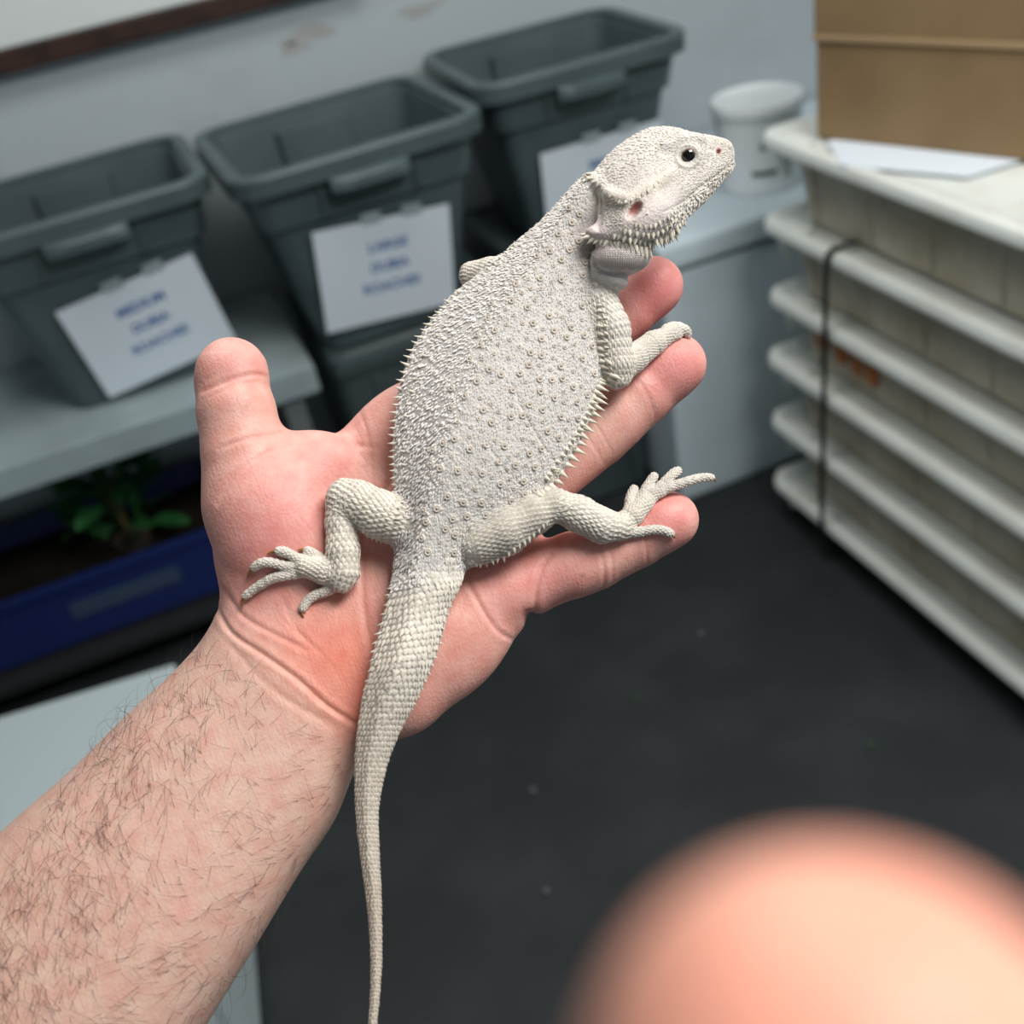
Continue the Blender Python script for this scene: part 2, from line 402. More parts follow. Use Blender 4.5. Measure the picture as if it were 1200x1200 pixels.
# crumbs dropped on the rubber floor
M['crumb'] = mat('pale_crumb', lin(88, 92, 93), .8); M['crumb_green'] = mat('green_crumb', lin(50, 74, 46), .8)
CR = [((.247, 1.156), 'crumb', 'round pale crumb on the black floor under the hand'), ((.671, 1.333), 'crumb', 'pale crumb on the black floor toward the tubs'), ((.49, 1.252), 'crumb_green', 'tiny green scrap on the black floor'),
      ((.19, .97), 'crumb', 'lone pale crumb on the black floor beside the blurred fingertip'), ((.768, .961), 'crumb_green', 'small olive scrap on the black floor beside the tubs')]
for k, ((x, y), mt, lb) in enumerate(CR):
    lp = []
    for i in range(5):
        t = i / 4 * math.pi; r = .0055 * math.sin(t) + .0004
        lp.append([(r * (1 + .25 * math.sin(3 * g + k)) * math.cos(g), r * 1.1 * math.sin(g), .0042 - .0042 * math.cos(t)) for g in [2 * math.pi * j / 9 for j in range(9)]])
    o = MB().loft(lp).build('crumb', M[mt], None, True, (x, y, 0.0)); o.rotation_euler = (0, 0, k); tag(o, lb, 'crumb', 'crumbs on the floor')

# ================================================================== organic modelling tools (millimetres, camera-aligned axes)
D0, TILT = 370.0, 0.25            # palm plane: distance on the axis, and how it leans away upwards
def PP(px, py, h=0.0):
    """point h mm above the leaning palm plane, seen at (px, py)"""
    px = np.asarray(px, float); py = np.asarray(py, float)
    a = (px - 600) / FPX; b = (600 - py) / FPX
    d = D0 / (1 - TILT * b) - h
    return np.stack([a * d, b * d, -d + 0 * a], -1)
def pxmm(py):                      # millimetres per pixel on the palm plane
    return D0 / (1 - TILT * (600 - py) / FPX) / FPX
def to_px(v):
    v = np.asarray(v); return 600 - FPX * v[:, 0] / v[:, 2], 600 + FPX * v[:, 1] / v[:, 2]
def world(v):
    return (np.asarray(v) / 1000.0) @ ROT.T + CAM
def wdir(v):
    return np.asarray(v) @ ROT.T

def catmull(P, t, closed=False):
    """P [n, ...], t array in [0, n-1] (or [0, n) if closed)"""
    n = len(P); t = np.asarray(t, float); i = np.floor(t).astype(int)
    if not closed: i = np.clip(i, 0, n - 2)
    f = (t - i)
    idx = (lambda k: (i + k) % n) if closed else (lambda k: np.clip(i + k, 0, n - 1))
    p0, p1, p2, p3 = P[idx(-1)], P[idx(0)], P[idx(1)], P[idx(2)]
    f = f.reshape(f.shape + (1,) * (P.ndim - 1))
    return .5 * (2 * p1 + (p2 - p0) * f + (2 * p0 - 5 * p1 + 4 * p2 - p3) * f * f + (3 * p1 - p0 - 3 * p2 + p3) * f ** 3)

class Sweep:
    """closed profile of control points per station, smooth in both directions"""
    def __init__(s, ctrl): s.c = np.asarray(ctrl, float)
    def at(s, u, v):
        u = np.asarray(u, float); v = np.asarray(v, float)
        a = catmull(s.c, u)                              # [k, m, 3]
        m = a.shape[1]; vv = v * m; i = np.floor(vv).astype(int); f = (vv - i)[:, None]; r = np.arange(len(u))
        g = lambda k: a[r, (i + k) % m]
        p0, p1, p2, p3 = g(-1), g(0), g(1), g(2)
        return .5 * (2 * p1 + (p2 - p0) * f + (2 * p0 - 5 * p1 + 4 * p2 - p3) * f * f + (3 * p1 - p0 - 3 * p2 + p3) * f ** 3)
    def mesh(s, nu=6, nv=32):
        n = len(s.c); us = np.linspace(0, n - 1, (n - 1) * nu + 1); vsn = np.arange(nv) / nv
        U, V = np.meshgrid(us, vsn, indexing='ij')
        p = s.at(U.ravel(), V.ravel()); N = len(us)
        q = []
        for i in range(N - 1):
            for j in range(nv):
                k = (j + 1) % nv; q.append((i * nv + j, i * nv + k, (i + 1) * nv + k, (i + 1) * nv + j))
        c0 = p[:nv].mean(0); c1 = p[-nv:].mean(0); t = []
        pts = np.vstack([p, c0, c1]); a = len(p); b = a + 1
        for j in range(nv):
            k = (j + 1) % nv; t.append((k, j, a)); t.append(((N - 1) * nv + j, (N - 1) * nv + k, b))
        return pts, q, t

def smin(a, b, k):
    if k <= 0: return np.minimum(a, b)
    h = np.maximum(k - np.abs(a - b), 0) / k
    return np.minimum(a, b) - h * h * k * .25

class Field:
    def __init__(s, lo, hi, vox):
        s.vox = vox; s.i0 = np.floor(np.array(lo) / vox).astype(int); s.i1 = np.ceil(np.array(hi) / vox).astype(int)
        s.shape = tuple(s.i1 - s.i0 + 1); s.a = np.full(s.shape, 30.0, np.float32)
    def sub(s, lo, hi):
        a = np.clip(np.floor(np.array(lo) / s.vox).astype(int) - s.i0, 0, np.array(s.shape)); b = np.clip(np.ceil(np.array(hi) / s.vox).astype(int) + 1 - s.i0, 0, np.array(s.shape))
        sl = tuple(slice(int(i), int(j)) for i, j in zip(a, b))
        g = [((np.arange(i, j) + o) * s.vox).astype(np.float32) for i, j, o in zip(a, b, s.i0)]
        return sl, g[0][:, None, None], g[1][None, :, None], g[2][None, None, :]
    def tube(s, pts, rad, k=2.0, flat=None):
        pts = np.asarray(pts, float); rad = np.asarray(rad, float); m = rad.max() + k + 3
        sl, X, Y, Z = s.sub(pts.min(0) - m, pts.max(0) + m); d = None
        for i in range(max(1, len(pts) - 1)):
            a, b = pts[i], pts[min(i + 1, len(pts) - 1)]; ab = b - a; L = float(ab @ ab) + 1e-9
            t = np.clip(((X - a[0]) * ab[0] + (Y - a[1]) * ab[1] + (Z - a[2]) * ab[2]) / L, 0, 1)
            fz = 1.0 if flat is None else 1.0 / flat
            q = np.sqrt((X - a[0] - t * ab[0]) ** 2 + (Y - a[1] - t * ab[1]) ** 2 + ((Z - a[2] - t * ab[2]) * fz) ** 2) - (rad[i] + t * (rad[min(i + 1, len(pts) - 1)] - rad[i]))
            if flat is not None: q = q * np.float32(min(1.0, flat))
            d = q if d is None else smin(d, q, 1.2)
        s.a[sl] = smin(s.a[sl], d.astype(np.float32), k)
    def ell(s, c, r, k=2.0, axis=None):
        """ellipsoid; axis = in-plane direction of the first radius"""
        c = np.asarray(c, float); r = np.asarray(r, float); m = r.max() + k + 3
        sl, X, Y, Z = s.sub(c - m, c + m); x, y, z = X - c[0], Y - c[1], Z - c[2]
        if axis is not None:
            ax = np.array(axis, float); ax /= np.hypot(*ax); x, y = x * ax[0] + y * ax[1], -x * ax[1] + y * ax[0]
        k0 = np.sqrt((x / r[0]) ** 2 + (y / r[1]) ** 2 + (z / r[2]) ** 2); k1 = np.sqrt((x / r[0] ** 2) ** 2 + (y / r[1] ** 2) ** 2 + (z / r[2] ** 2) ** 2) + 1e-6
        s.a[sl] = smin(s.a[sl], (k0 * (k0 - 1) / k1).astype(np.float32), k)
    def carve(s, c, r, k=1.0, axis=None):
        c = np.asarray(c, float); r = np.asarray(r, float); m = r.max() + k + 2
        sl, X, Y, Z = s.sub(c - m, c + m); x, y, z = X - c[0], Y - c[1], Z - c[2]
        if axis is not None:
            ax = np.array(axis, float); ax /= np.hypot(*ax); x, y = x * ax[0] + y * ax[1], -x * ax[1] + y * ax[0]
        k0 = np.sqrt((x / r[0]) ** 2 + (y / r[1]) ** 2 + (z / r[2]) ** 2); k1 = np.sqrt((x / r[0] ** 2) ** 2 + (y / r[1] ** 2) ** 2 + (z / r[2] ** 2) ** 2) + 1e-6
        s.a[sl] = -smin(-s.a[sl], (k0 * (k0 - 1) / k1).astype(np.float32), k)
    def sweep(s, sw, k=2.0, nu=6, nv=40):
        p, q, t = sw.mesh(nu, nv); tr = openvdb.createLinearTransform(s.vox)
        tris = [(x[0], x[1], x[2]) for x in q] + [(x[0], x[2], x[3]) for x in q] + t
        g = openvdb.FloatGrid.createLevelSetFromPolygons(p.astype(np.float32), triangles=np.array(tris, np.uint32), transform=tr, halfWidth=max(3.0, (k + 1.5) / s.vox))
        m = k + 4; lo = p.min(0) - m; hi = p.max(0) + m; sl, X, Y, Z = s.sub(lo, hi)
        arr = np.zeros([x.stop - x.start for x in sl], np.float32)
        g.copyToArray(arr, ijk=tuple(int(sl[i].start + s.i0[i]) for i in range(3)))
        s.a[sl] = smin(s.a[sl], arr, k)
    def mesh(s):
        g = openvdb.FloatGrid(3 * s.vox); arr = np.clip(s.a, -3 * s.vox, 3 * s.vox)
        g.copyFromArray(arr, ijk=tuple(int(i) for i in s.i0)); g.transform = openvdb.createLinearTransform(s.vox)
        p, q = g.convertToQuads(); return np.array(p, float), np.array(q)

def np_mesh(name, v, f, mats, parent=None, cols=None, origin=None, smooth=True):
    """v in world metres"""
    v = np.asarray(v, np.float32); o0 = np.zeros(3) if origin is None else np.asarray(origin)
    me = bpy.data.meshes.new(name); f = np.asarray(f); n = f.shape[1]
    me.vertices.add(len(v)); me.vertices.foreach_set('co', (v - o0).astype(np.float32).ravel())
    me.loops.add(f.size); me.loops.foreach_set('vertex_index', f.ravel().astype(np.int32))
    me.polygons.add(len(f)); me.polygons.foreach_set('loop_start', np.arange(0, f.size, n, dtype=np.int32))
    try: me.polygons.foreach_set('loop_total', np.full(len(f), n, np.int32))
    except Exception: pass
    me.polygons.foreach_set('use_smooth', np.full(len(f), smooth)); me.update(calc_edges=True)
    if cols is not None:
        at = me.color_attributes.new('Tint', 'FLOAT_COLOR', 'POINT'); c4 = np.ones((len(v), 4), np.float32); c4[:, :3] = cols
        at.data.foreach_set('color', c4.ravel())
    me.materials.append(mats); o = bpy.data.objects.new(name, me); COL.objects.link(o)
    if parent: o.parent = parent
    elif origin is not None: o.location = origin
    return o

def vnormals(v, f):
    n = np.zeros_like(v); p = v[f]
    fn = np.cross(p[:, 2] - p[:, 0], p[:, 3] - p[:, 1]) if f.shape[1] == 4 else np.cross(p[:, 1] - p[:, 0], p[:, 2] - p[:, 0])
    for i in range(f.shape[1]): np.add.at(n, f[:, i], fn)
    return n / (np.linalg.norm(n, axis=1, keepdims=True) + 1e-12)
def relax(v, f, it=2, lam=.5):
    for _ in range(it):
        acc = np.zeros_like(v); cnt = np.zeros(len(v))
        for i in range(f.shape[1]):
            j = (i + 1) % f.shape[1]
            np.add.at(acc, f[:, i], v[f[:, j]]); np.add.at(cnt, f[:, i], 1); np.add.at(acc, f[:, j], v[f[:, i]]); np.add.at(cnt, f[:, j], 1)
        v = v + lam * (acc / cnt[:, None] - v)
    return v
def outward(v, f):
    p = v[f]; vol = np.einsum('ij,ij->i', p[:, 0], np.cross(p[:, 1], p[:, 2])).sum() + np.einsum('ij,ij->i', p[:, 0], np.cross(p[:, 2], p[:, 3])).sum()
    return f if vol > 0 else f[:, ::-1]
def dist_poly(X, Y, pts):
    """distance of the points (X, Y) to a polyline"""
    d = np.full(X.shape, 1e9); pts = np.asarray(pts, float)
    for a, b in zip(pts[:-1], pts[1:]):
        ab = b - a; t = np.clip(((X - a[0]) * ab[0] + (Y - a[1]) * ab[1]) / (ab @ ab + 1e-9), 0, 1)
        d = np.minimum(d, np.hypot(X - a[0] - t * ab[0], Y - a[1] - t * ab[1]))
    return d
def chain(*q):
    """(px, py, h, r px) -> points, radii in mm"""
    q = np.array(q, float); return PP(q[:, 0], q[:, 1], q[:, 2]), q[:, 3] * pxmm(q[:, 1])
def dense(pts, rad, n):
    t = np.linspace(0, len(pts) - 1, n); return catmull(np.asarray(pts), t), np.interp(t, np.arange(len(rad)), rad)

# ------------------------------------------------------------------ skin material
def skin_material():
    m = bpy.data.materials.new('skin'); m.use_nodes = True; nt = m.node_tree; N = nt.nodes; L = nt.links; b = N['Principled BSDF']
    at = N.new('ShaderNodeAttribute'); at.attribute_name = 'Tint'
    tc = N.new('ShaderNodeTexCoord')
    n1 = N.new('ShaderNodeTexNoise'); n1.inputs['Scale'].default_value = 170; n1.inputs['Detail'].default_value = 4
    mx = N.new('ShaderNodeMix'); mx.data_type = 'RGBA'; mx.blend_type = 'MULTIPLY'; mx.inputs['Factor'].default_value = 1
    rp = N.new('ShaderNodeValToRGB'); rp.color_ramp.elements[0].position = .3; rp.color_ramp.elements[1].position = .7
    rp.color_ramp.elements[0].color = (.93, .76, .74, 1); rp.color_ramp.elements[1].color = (1, 1, 1, 1)
    L.new(tc.outputs['Object'], n1.inputs['Vector']); L.new(n1.outputs['Fac'], rp.inputs['Fac'])
    L.new(at.outputs['Color'], mx.inputs['A']); L.new(rp.outputs['Color'], mx.inputs['B']); L.new(mx.outputs['Result'], b.inputs['Base Color'])
    b.inputs['Roughness'].default_value = .48; b.inputs['Specular IOR Level'].default_value = .35
    b.inputs['Subsurface Weight'].default_value = .22; b.inputs['Subsurface Radius'].default_value = (1, .35, .2); b.inputs['Subsurface Scale'].default_value = .004
    v = N.new('ShaderNodeTexVoronoi'); v.inputs['Scale'].default_value = 900
    w = N.new('ShaderNodeTexNoise'); w.inputs['Scale'].default_value = 500; w.inputs['Detail'].default_value = 4
    ad = N.new('ShaderNodeMath'); ad.operation = 'ADD'
    L.new(tc.outputs['Object'], v.inputs['Vector']); L.new(tc.outputs['Object'], w.inputs['Vector'])
    L.new(v.outputs['Distance'], ad.inputs[0]); L.new(w.outputs['Fac'], ad.inputs[1])
    last = ad
    for (rot, sc_, wgt) in (((.3, .5, .9), (1500, 130, 130), .9), ((.9, -.4, -.5), (1300, 110, 110), .7)):
        mp = N.new('ShaderNodeMapping'); mp.inputs['Rotation'].default_value = rot; mp.inputs['Scale'].default_value = sc_
        fine = N.new('ShaderNodeTexNoise'); fine.inputs['Scale'].default_value = 1; fine.inputs['Detail'].default_value = 2
        mu = N.new('ShaderNodeMath'); mu.operation = 'MULTIPLY_ADD'; mu.inputs[1].default_value = wgt
        L.new(tc.outputs['Object'], mp.inputs['Vector']); L.new(mp.outputs['Vector'], fine.inputs['Vector']); L.new(fine.outputs['Fac'], mu.inputs[0]); L.new(last.outputs[0], mu.inputs[2]); last = mu
    bp = N.new('ShaderNodeBump'); bp.inputs['Strength'].default_value = .24; bp.inputs['Distance'].default_value = .0004
    L.new(last.outputs[0], bp.inputs['Height']); L.new(bp.outputs['Normal'], b.inputs['Normal'])
    return m
M['skin'] = skin_material()
M['hair'] = mat('arm_hair', lin(60, 44, 40), .5, .4)
M['nail'] = mat('finger_nail', lin(236, 196, 182), .25, .5)

# ================================================================== the hand and forearm
HV = .75
hand = Field((PP(-330, 1500, 0)[0] - 30, PP(0, 1600, 0)[1] - 10, -432), (PP(850, 300, 0)[0] + 8, PP(600, 260, 0)[1] + 6, -262), HV)
def slab(L, R, hc, th, k=.62):
    """flattened closed section between two edge points, hc centre height, th half thickness"""
    L = np.array(L, float); R = np.array(R, float); out = []
    for i in range(12):
        a = 2 * math.pi * i / 12; c, s_ = math.cos(a), math.sin(a)
        c = math.copysign(abs(c) ** .8, c); s_ = math.copysign(abs(s_) ** .8, s_)
        p = (L + R) / 2 - (R - L) / 2 * c
        out.append(PP(p[0], p[1], hc + th * s_))
    return out
arm = Sweep([slab((-290, 1300), (30, 1560), -8, 33), slab((-150, 1130), (130, 1385), -10, 32), slab((-10, 985), (240, 1205), -13, 30), slab((80, 905), (300, 1108), -14, 27), slab((150, 836), (352, 1022), -15, 24),
             slab((205, 785), (392, 962), -15, 21), slab((241, 742), (418, 900), -15, 19), slab((258, 700), (445, 872), -15, 18),
             slab((258, 640), (505, 832), -16, 17), slab((300, 585), (562, 792), -17, 16), slab((350, 545), (600, 745), -17, 14.5), slab((402, 508), (622, 700), -17, 13), slab((452, 470), (640, 655), -17, 12), slab((490, 450), (630, 615), -17, 9)])
hand.sweep(arm, 3.0, 5, 48)
# thenar and hypothenar pads
hand.ell(PP(325, 625, -8), np.array([100, 74, 60]) * .3, 9, axis=(.35, -1))
hand.ell(PP(345, 560, -10), np.array([80, 50, 44]) * .3, 10, axis=(.75, .25))
hand.ell(PP(515, 755, -13), np.array([92, 62, 44]) * .3, 9, axis=(.7, .6))
hand.ell(PP(440, 800, -14), np.array([75, 48, 40]) * .3, 9, axis=(.8, -.55))
hand.ell(PP(582, 690, -14), np.array([62, 44, 36]) * .3, 8, axis=(.8, .5))
hand.ell(PP(470, 500, -14), np.array([70, 46, 38]) * .3, 8, axis=(.8, .55))
# thumb
hand.tube(*chain((272, 436, -2, 37), (272, 452, -1, 41), (277, 482, -1, 44.5), (284, 530, -3, 46), (296, 585, -7, 54)), k=7)
hand.ell(PP(272, 432, 3), np.array([40, 36, 34]) * .295, 4)
# fingers: index (under the animal), middle, ring, little
hand.tube(*chain((470, 520, -16, 42), (520, 470, -17, 41), (590, 398, -20, 37), (650, 335, -23, 34), (676, 308, -24, 31)), k=7)
hand.tube(*chain((520, 560, -16, 44), (590, 480, -17, 41), (675, 408, -17, 38), (735, 361, -15, 36.5), (766, 335, -14, 35)), k=5)
hand.tube(*chain((560, 620, -16, 46), (628, 563, -16, 44), (700, 507, -15, 41), (752, 461, -12, 38.5), (792, 427, -11, 36)), k=5)
hand.tube(*chain((545, 700, -15, 46), (600, 690, -14, 43), (645, 671, -13, 39), (695, 654, -12, 39), (745, 630, -11, 36.5), (786, 609, -10, 33.5)), k=5)
for (x, y, h, r, ax) in ((763, 338, -11, (33, 31, 30), (.77, .63)), (786, 430, -8, (36, 34, 32), (.77, .63)), (776, 612, -7, (35, 31, 29), (.88, .48)), (716, 490, -12, (34, 36, 30), (.77, .63)), (672, 662, -10, (34, 36, 30), (.9, .4))):
    hand.ell(PP(x, y, h), np.array(r) * pxmm(y), 4, axis=ax)
hand.carve(PP(627, 736, -12), (2.2, 6.0, 14), 4.0, axis=(.9, .35))
hv, hf = hand.mesh(); hf = outward(hv, hf); hv = relax(hv, hf, 3, .5); hand.a = None
hx, hy = to_px(hv); hn = vnormals(hv, hf); front = np.clip(hn[:, 2] * 1.6 + .2, 0, 1)
def crease(pts, wd, dp, fade=True):
    global hv
    p = np.array(pts, float); t = np.linspace(0, len(p) - 1, len(p) * 6); q = catmull(p, t)
    d = dist_poly(hx, hy, q); wd = wd / .3
    if fade:
        e = np.minimum(np.hypot(hx - q[0][0], hy - q[0][1]), np.hypot(hx - q[-1][0], hy - q[-1][1])); dp = dp * np.clip(.35 + e / 25, 0, 1)
    dp = dp * .55; wd = wd * .8
    amt = dp * (np.exp(-(d / wd) ** 2) - .28 * np.exp(-((d - 2.6 * wd) / (1.5 * wd)) ** 2)) * front
    hv -= hn * np.where(d < 8 * wd, amt, 0)[:, None]
    return np.exp(-(d / (1.5 * wd)) ** 2) * front
red = np.zeros(len(hv))
CRE = [([(254, 712), (272, 742), (310, 768), (350, 797), (385, 828), (428, 855)], 1.0, 1.5, 1), ([(262, 690), (285, 722), (325, 745), (360, 762)], 1.0, .8, .5),
       ([(262, 745), (300, 790), (345, 825), (390, 850)], 1.6, .5, .2), ([(238, 459), (268, 446), (300, 439), (322, 446)], .8, 1.0, .7), ([(246, 465), (275, 452), (305, 447)], .6, .4, .4),
       ([(256, 526), (290, 514), (322, 509), (344, 500)], .8, .7, .5), ([(255, 590), (278, 555), (310, 532), (346, 520)], .9, .8, .5), ([(364, 513), (400, 520), (440, 524)], .9, .6, .3),
       ([(420, 480), (428, 500), (434, 530), (436, 560)], .8, .5, .3), ([(627, 712), (628, 692), (634, 668), (645, 650)], 1.0, 1.3, .8), ([(698, 630), (706, 655), (708, 680), (704, 694)], .7, .6, .5), ([(710, 632), (717, 655), (718, 684)], .6, .4, .4),
       ([(750, 612), (757, 635), (758, 662)], .7, .5, .4), ([(742, 440), (757, 460), (768, 488)], .7, .35, .4), ([(676, 496), (693, 518), (708, 545)], .7, .35, .3), ([(690, 486), (705, 508), (718, 532)], .6, .35, .3),
       ([(545, 675), (560, 705), (582, 738), (605, 752)], .9, .9, .6), ([(460, 560), (430, 620), (425, 700), (440, 780)], 1.2, .8, .5), ([(330, 700), (350, 740), (375, 765)], 1.0, .4, .4)]
for pts, wd, dp, rr in CRE: red = np.maximum(red, rr * crease(pts, wd, dp))
# fine parallel folds across the thumb pad
for i in range(13):
    x0, y0 = 300 + i * 8.5, 668 - i * 14.0; ln = 78 + 26 * math.sin(i * 1.7)
    red = np.maximum(red, .30 * crease([(x0, y0), (x0 + ln * .38, y0 + ln * .42), (x0 + ln * .7, y0 + ln * .86)], .42, .20))
for i in range(9):
    x0, y0 = 318 + i * 6, 712 + i * 5.0
    red = np.maximum(red, .2 * crease([(x0, y0), (x0 + 26, y0 + 30), (x0 + 40, y0 + 52)], .42, .16))
# intrinsic skin tint
def blob(x, y, r, ax=None, ratio=1.0):
    dx, dy = hx - x, hy - y
    if ax: n = math.hypot(*ax); dx, dy = (dx * ax[0] + dy * ax[1]) / n, (-dx * ax[1] + dy * ax[0]) / n * ratio
    return np.exp(-(dx * dx + dy * dy) / (r * r))
pale, pink, rose, orange = (np.array(lin(*c)) for c in ((207, 175, 160), (226, 176, 164), (222, 132, 134), (224, 136, 114)))
wr = np.clip((((hx - 330) * .57 - (hy - 790) * .82) + 20) / 60, 0, 1)[:, None]         # 0 forearm .. 1 palm
hc = pale * (1 - wr) + pink * wr
mixc = lambda w, c: hc * (1 - w[:, None]) + c * w[:, None]
for (x, y, r, w) in ((330, 610, 62, .38), (300, 690, 40, .2), (300, 640, 50, .25), (770, 335, 42, .8), (795, 430, 46, .6), (785, 600, 46, .5), (275, 425, 40, .3), (395, 540, 50, .3), (590, 670, 55, .25), (650, 690, 55, .3), (270, 1075, 0.1, 0)):
    if r > 1: hc = mixc(w * blob(x, y, r), rose)
for (x, y, r, w) in ((405, 770, 62, .85), (425, 830, 40, .6), (350, 760, 34, .3), (540, 770, 70, .15)): hc = mixc(w * blob(x, y, r), orange)
hc = mixc(.5 * blob(320, 1065, 30) * 0 + .22 * blob(215, 1062, 16), rose)
hc = mixc(.35 * blob(700, 500, 40) + .3 * blob(290, 480, 45) + .3 * blob(450, 540, 35), pale)
for (x, y, r) in ((280, 992, 4), (186, 1142, 3), (683, 675, 2.5), (225, 870, 4), (176, 920, 3.5), (216, 1118, 3)): hc = mixc(.55 * blob(x, y, r), np.array(lin(150, 88, 52)))
ho = world(PP(-290, 1300, -8))
person = np_mesh('person', world(hv), hf, M['skin'], cols=hc, origin=ho)
tag(person, 'bare left hand and hairy forearm, palm up, holding the pale lizard', 'hand')
hbvh = BVHTree.FromPolygons([tuple(p) for p in hv], [tuple(int(i) for i in q) for q in hf])
def hit(px, py, bvh=None):
    d = Vector(((px - 600) / FPX, (600 - py) / FPX, -1)); r = (bvh or hbvh).ray_cast(Vector((0, 0, 0)), d)
    return (np.array(r[0]), np.array(r[1])) if r[0] is not None else None
# arm hair: tapered strands
def strands(roots, name, parent, m, origin):
    V, F = [], []; k = 0
    for (p, n, t, ln, bend, rad) in roots:
        ns = 5; prev = None; s_ = np.cross(n, t); s_ /= np.linalg.norm(s_) + 1e-9
        for i in range(ns):
            a = i / (ns - 1); c = p + t * ln * a + n * (.15 + ln * (.22 if n[2] > .45 else .5) * math.sin(a * 2.2)) + s_ * bend * a * a * ln - n * .1 * (i == 0)
            r = rad * (1 - .8 * a)
            for j in range(3):
                g = 2 * math.pi * j / 3; V.append(c + r * (math.cos(g) * s_ + math.sin(g) * n))
            if i:
                for j in range(3):
                    q = (j + 1) % 3; F.append((k + (i - 1) * 3 + j, k + (i - 1) * 3 + q, k + i * 3 + q, k + i * 3 + j))
        k += ns * 3
    return np_mesh(name, world(np.array(V)) , np.array(F), m, parent, origin=origin)
hr = []
ax2 = np.array([-.57, .82]); pr2 = np.array([.82, .57])
tries = 0
while len(hr) < 1400 and tries < 9000:
    tries += 1
    s_ = random.uniform(-20, 560); w_ = random.uniform(-172, 168)
    dens = (abs(w_) / 150) ** 1.3 * .95 + .05 + .25 * (s_ / 500)
    if w_ > 0: dens *= .75
    if random.random() > dens: continue
    x, y = np.array([345, 840]) + ax2 * s_ + pr2 * w_
    h_ = hit(x, y)
    if h_ is None or ((x - 330) * .57 - (y - 790) * .82) > -22: continue
    p, n = h_
    ang = random.gauss(0, .55) + (-.75 if w_ < 0 else 1.0)
    d2 = np.array([math.cos(ang) * ax2[0] - math.sin(ang) * ax2[1], math.sin(ang) * ax2[0] + math.cos(ang) * ax2[1]])
    if w_ < 0: d2 = -d2 if random.random() < .75 else d2
    t = np.array([d2[0], -d2[1], 0.]); t -= n * (t @ n); t /= np.linalg.norm(t) + 1e-9
    hr.append((p, n, t, random.uniform(5, 12.0), random.uniform(-.4, .4), random.uniform(.045, .075)))
hair = strands(hr, 'arm_hair', person, M['hair'], ho); hair['kind'] = 'stuff'
hair.parent = person

# ================================================================== fingertip close to the phone
def PD(px, py, d): return np.array([(px - 600) / FPX * d, (600 - py) / FPX * d, -d])
fg = Field(PD(990, 1305, 45) - [16, 75, 50], PD(990, 1305, 45) + [75, 16, 22], .6)
fp = [PD(990, 1300, 45), PD(1100, 1405, 46), PD(1250, 1560, 50), PD(1500, 1800, 58)]
fg.tube(fp, [9.6, 10.6, 11.2, 12.4], 2)
fg.ell(PD(1000, 1325, 43), (11.2, 10.4, 10.0), 3, axis=(.7, -.7))
fv, ff = fg.mesh(); ff = outward(fv, ff); fv = relax(fv, ff, 3)
fx, fy = to_px(fv)
fcol = np.array(lin(232, 174, 152))[None] * np.ones((len(fv), 3)); wgt = np.exp(-((fx - 960) ** 2 + (fy - 1300) ** 2) / 300 ** 2)[:, None] * .3
fcol = fcol * (1 - wgt) + np.array(lin(228, 152, 134)) * wgt
f0 = world(fp[-1])
fo = np_mesh('person', world(fv), ff, M['skin'], cols=fcol, origin=f0)
tag(fo, 'large out-of-focus pink fingertip over the dark floor', 'finger')
# its nail, on the side turned up and away
nl = []
for i in range(7):
    for j in range(9):
        a = (j / 8 - .5) * 1.7; b = i / 6
        c = fp[0] * (1 - b * .75) + fp[1] * b * .75; axf = (fp[1] - fp[0]) / np.linalg.norm(fp[1] - fp[0]); up = np.array([.62, .62, -.48]); up -= axf * (up @ axf); up /= np.linalg.norm(up); sd = np.cross(axf, up)
        nl.append(c - axf * 2.5 + (up * math.cos(a) + sd * math.sin(a)) * (10.25 + .25 * b) * (.97 + .03 * b))
nq = [(i * 9 + j, i * 9 + j + 1, i * 9 + 10 + j, i * 9 + 9 + j) for i in range(6) for j in range(8)]
nail = np_mesh('nail', world(np.array(nl)), np.array(nq), M['nail'], fo, origin=f0)
so = nail.modifiers.new('thick', 'SOLIDIFY'); so.thickness = .0006

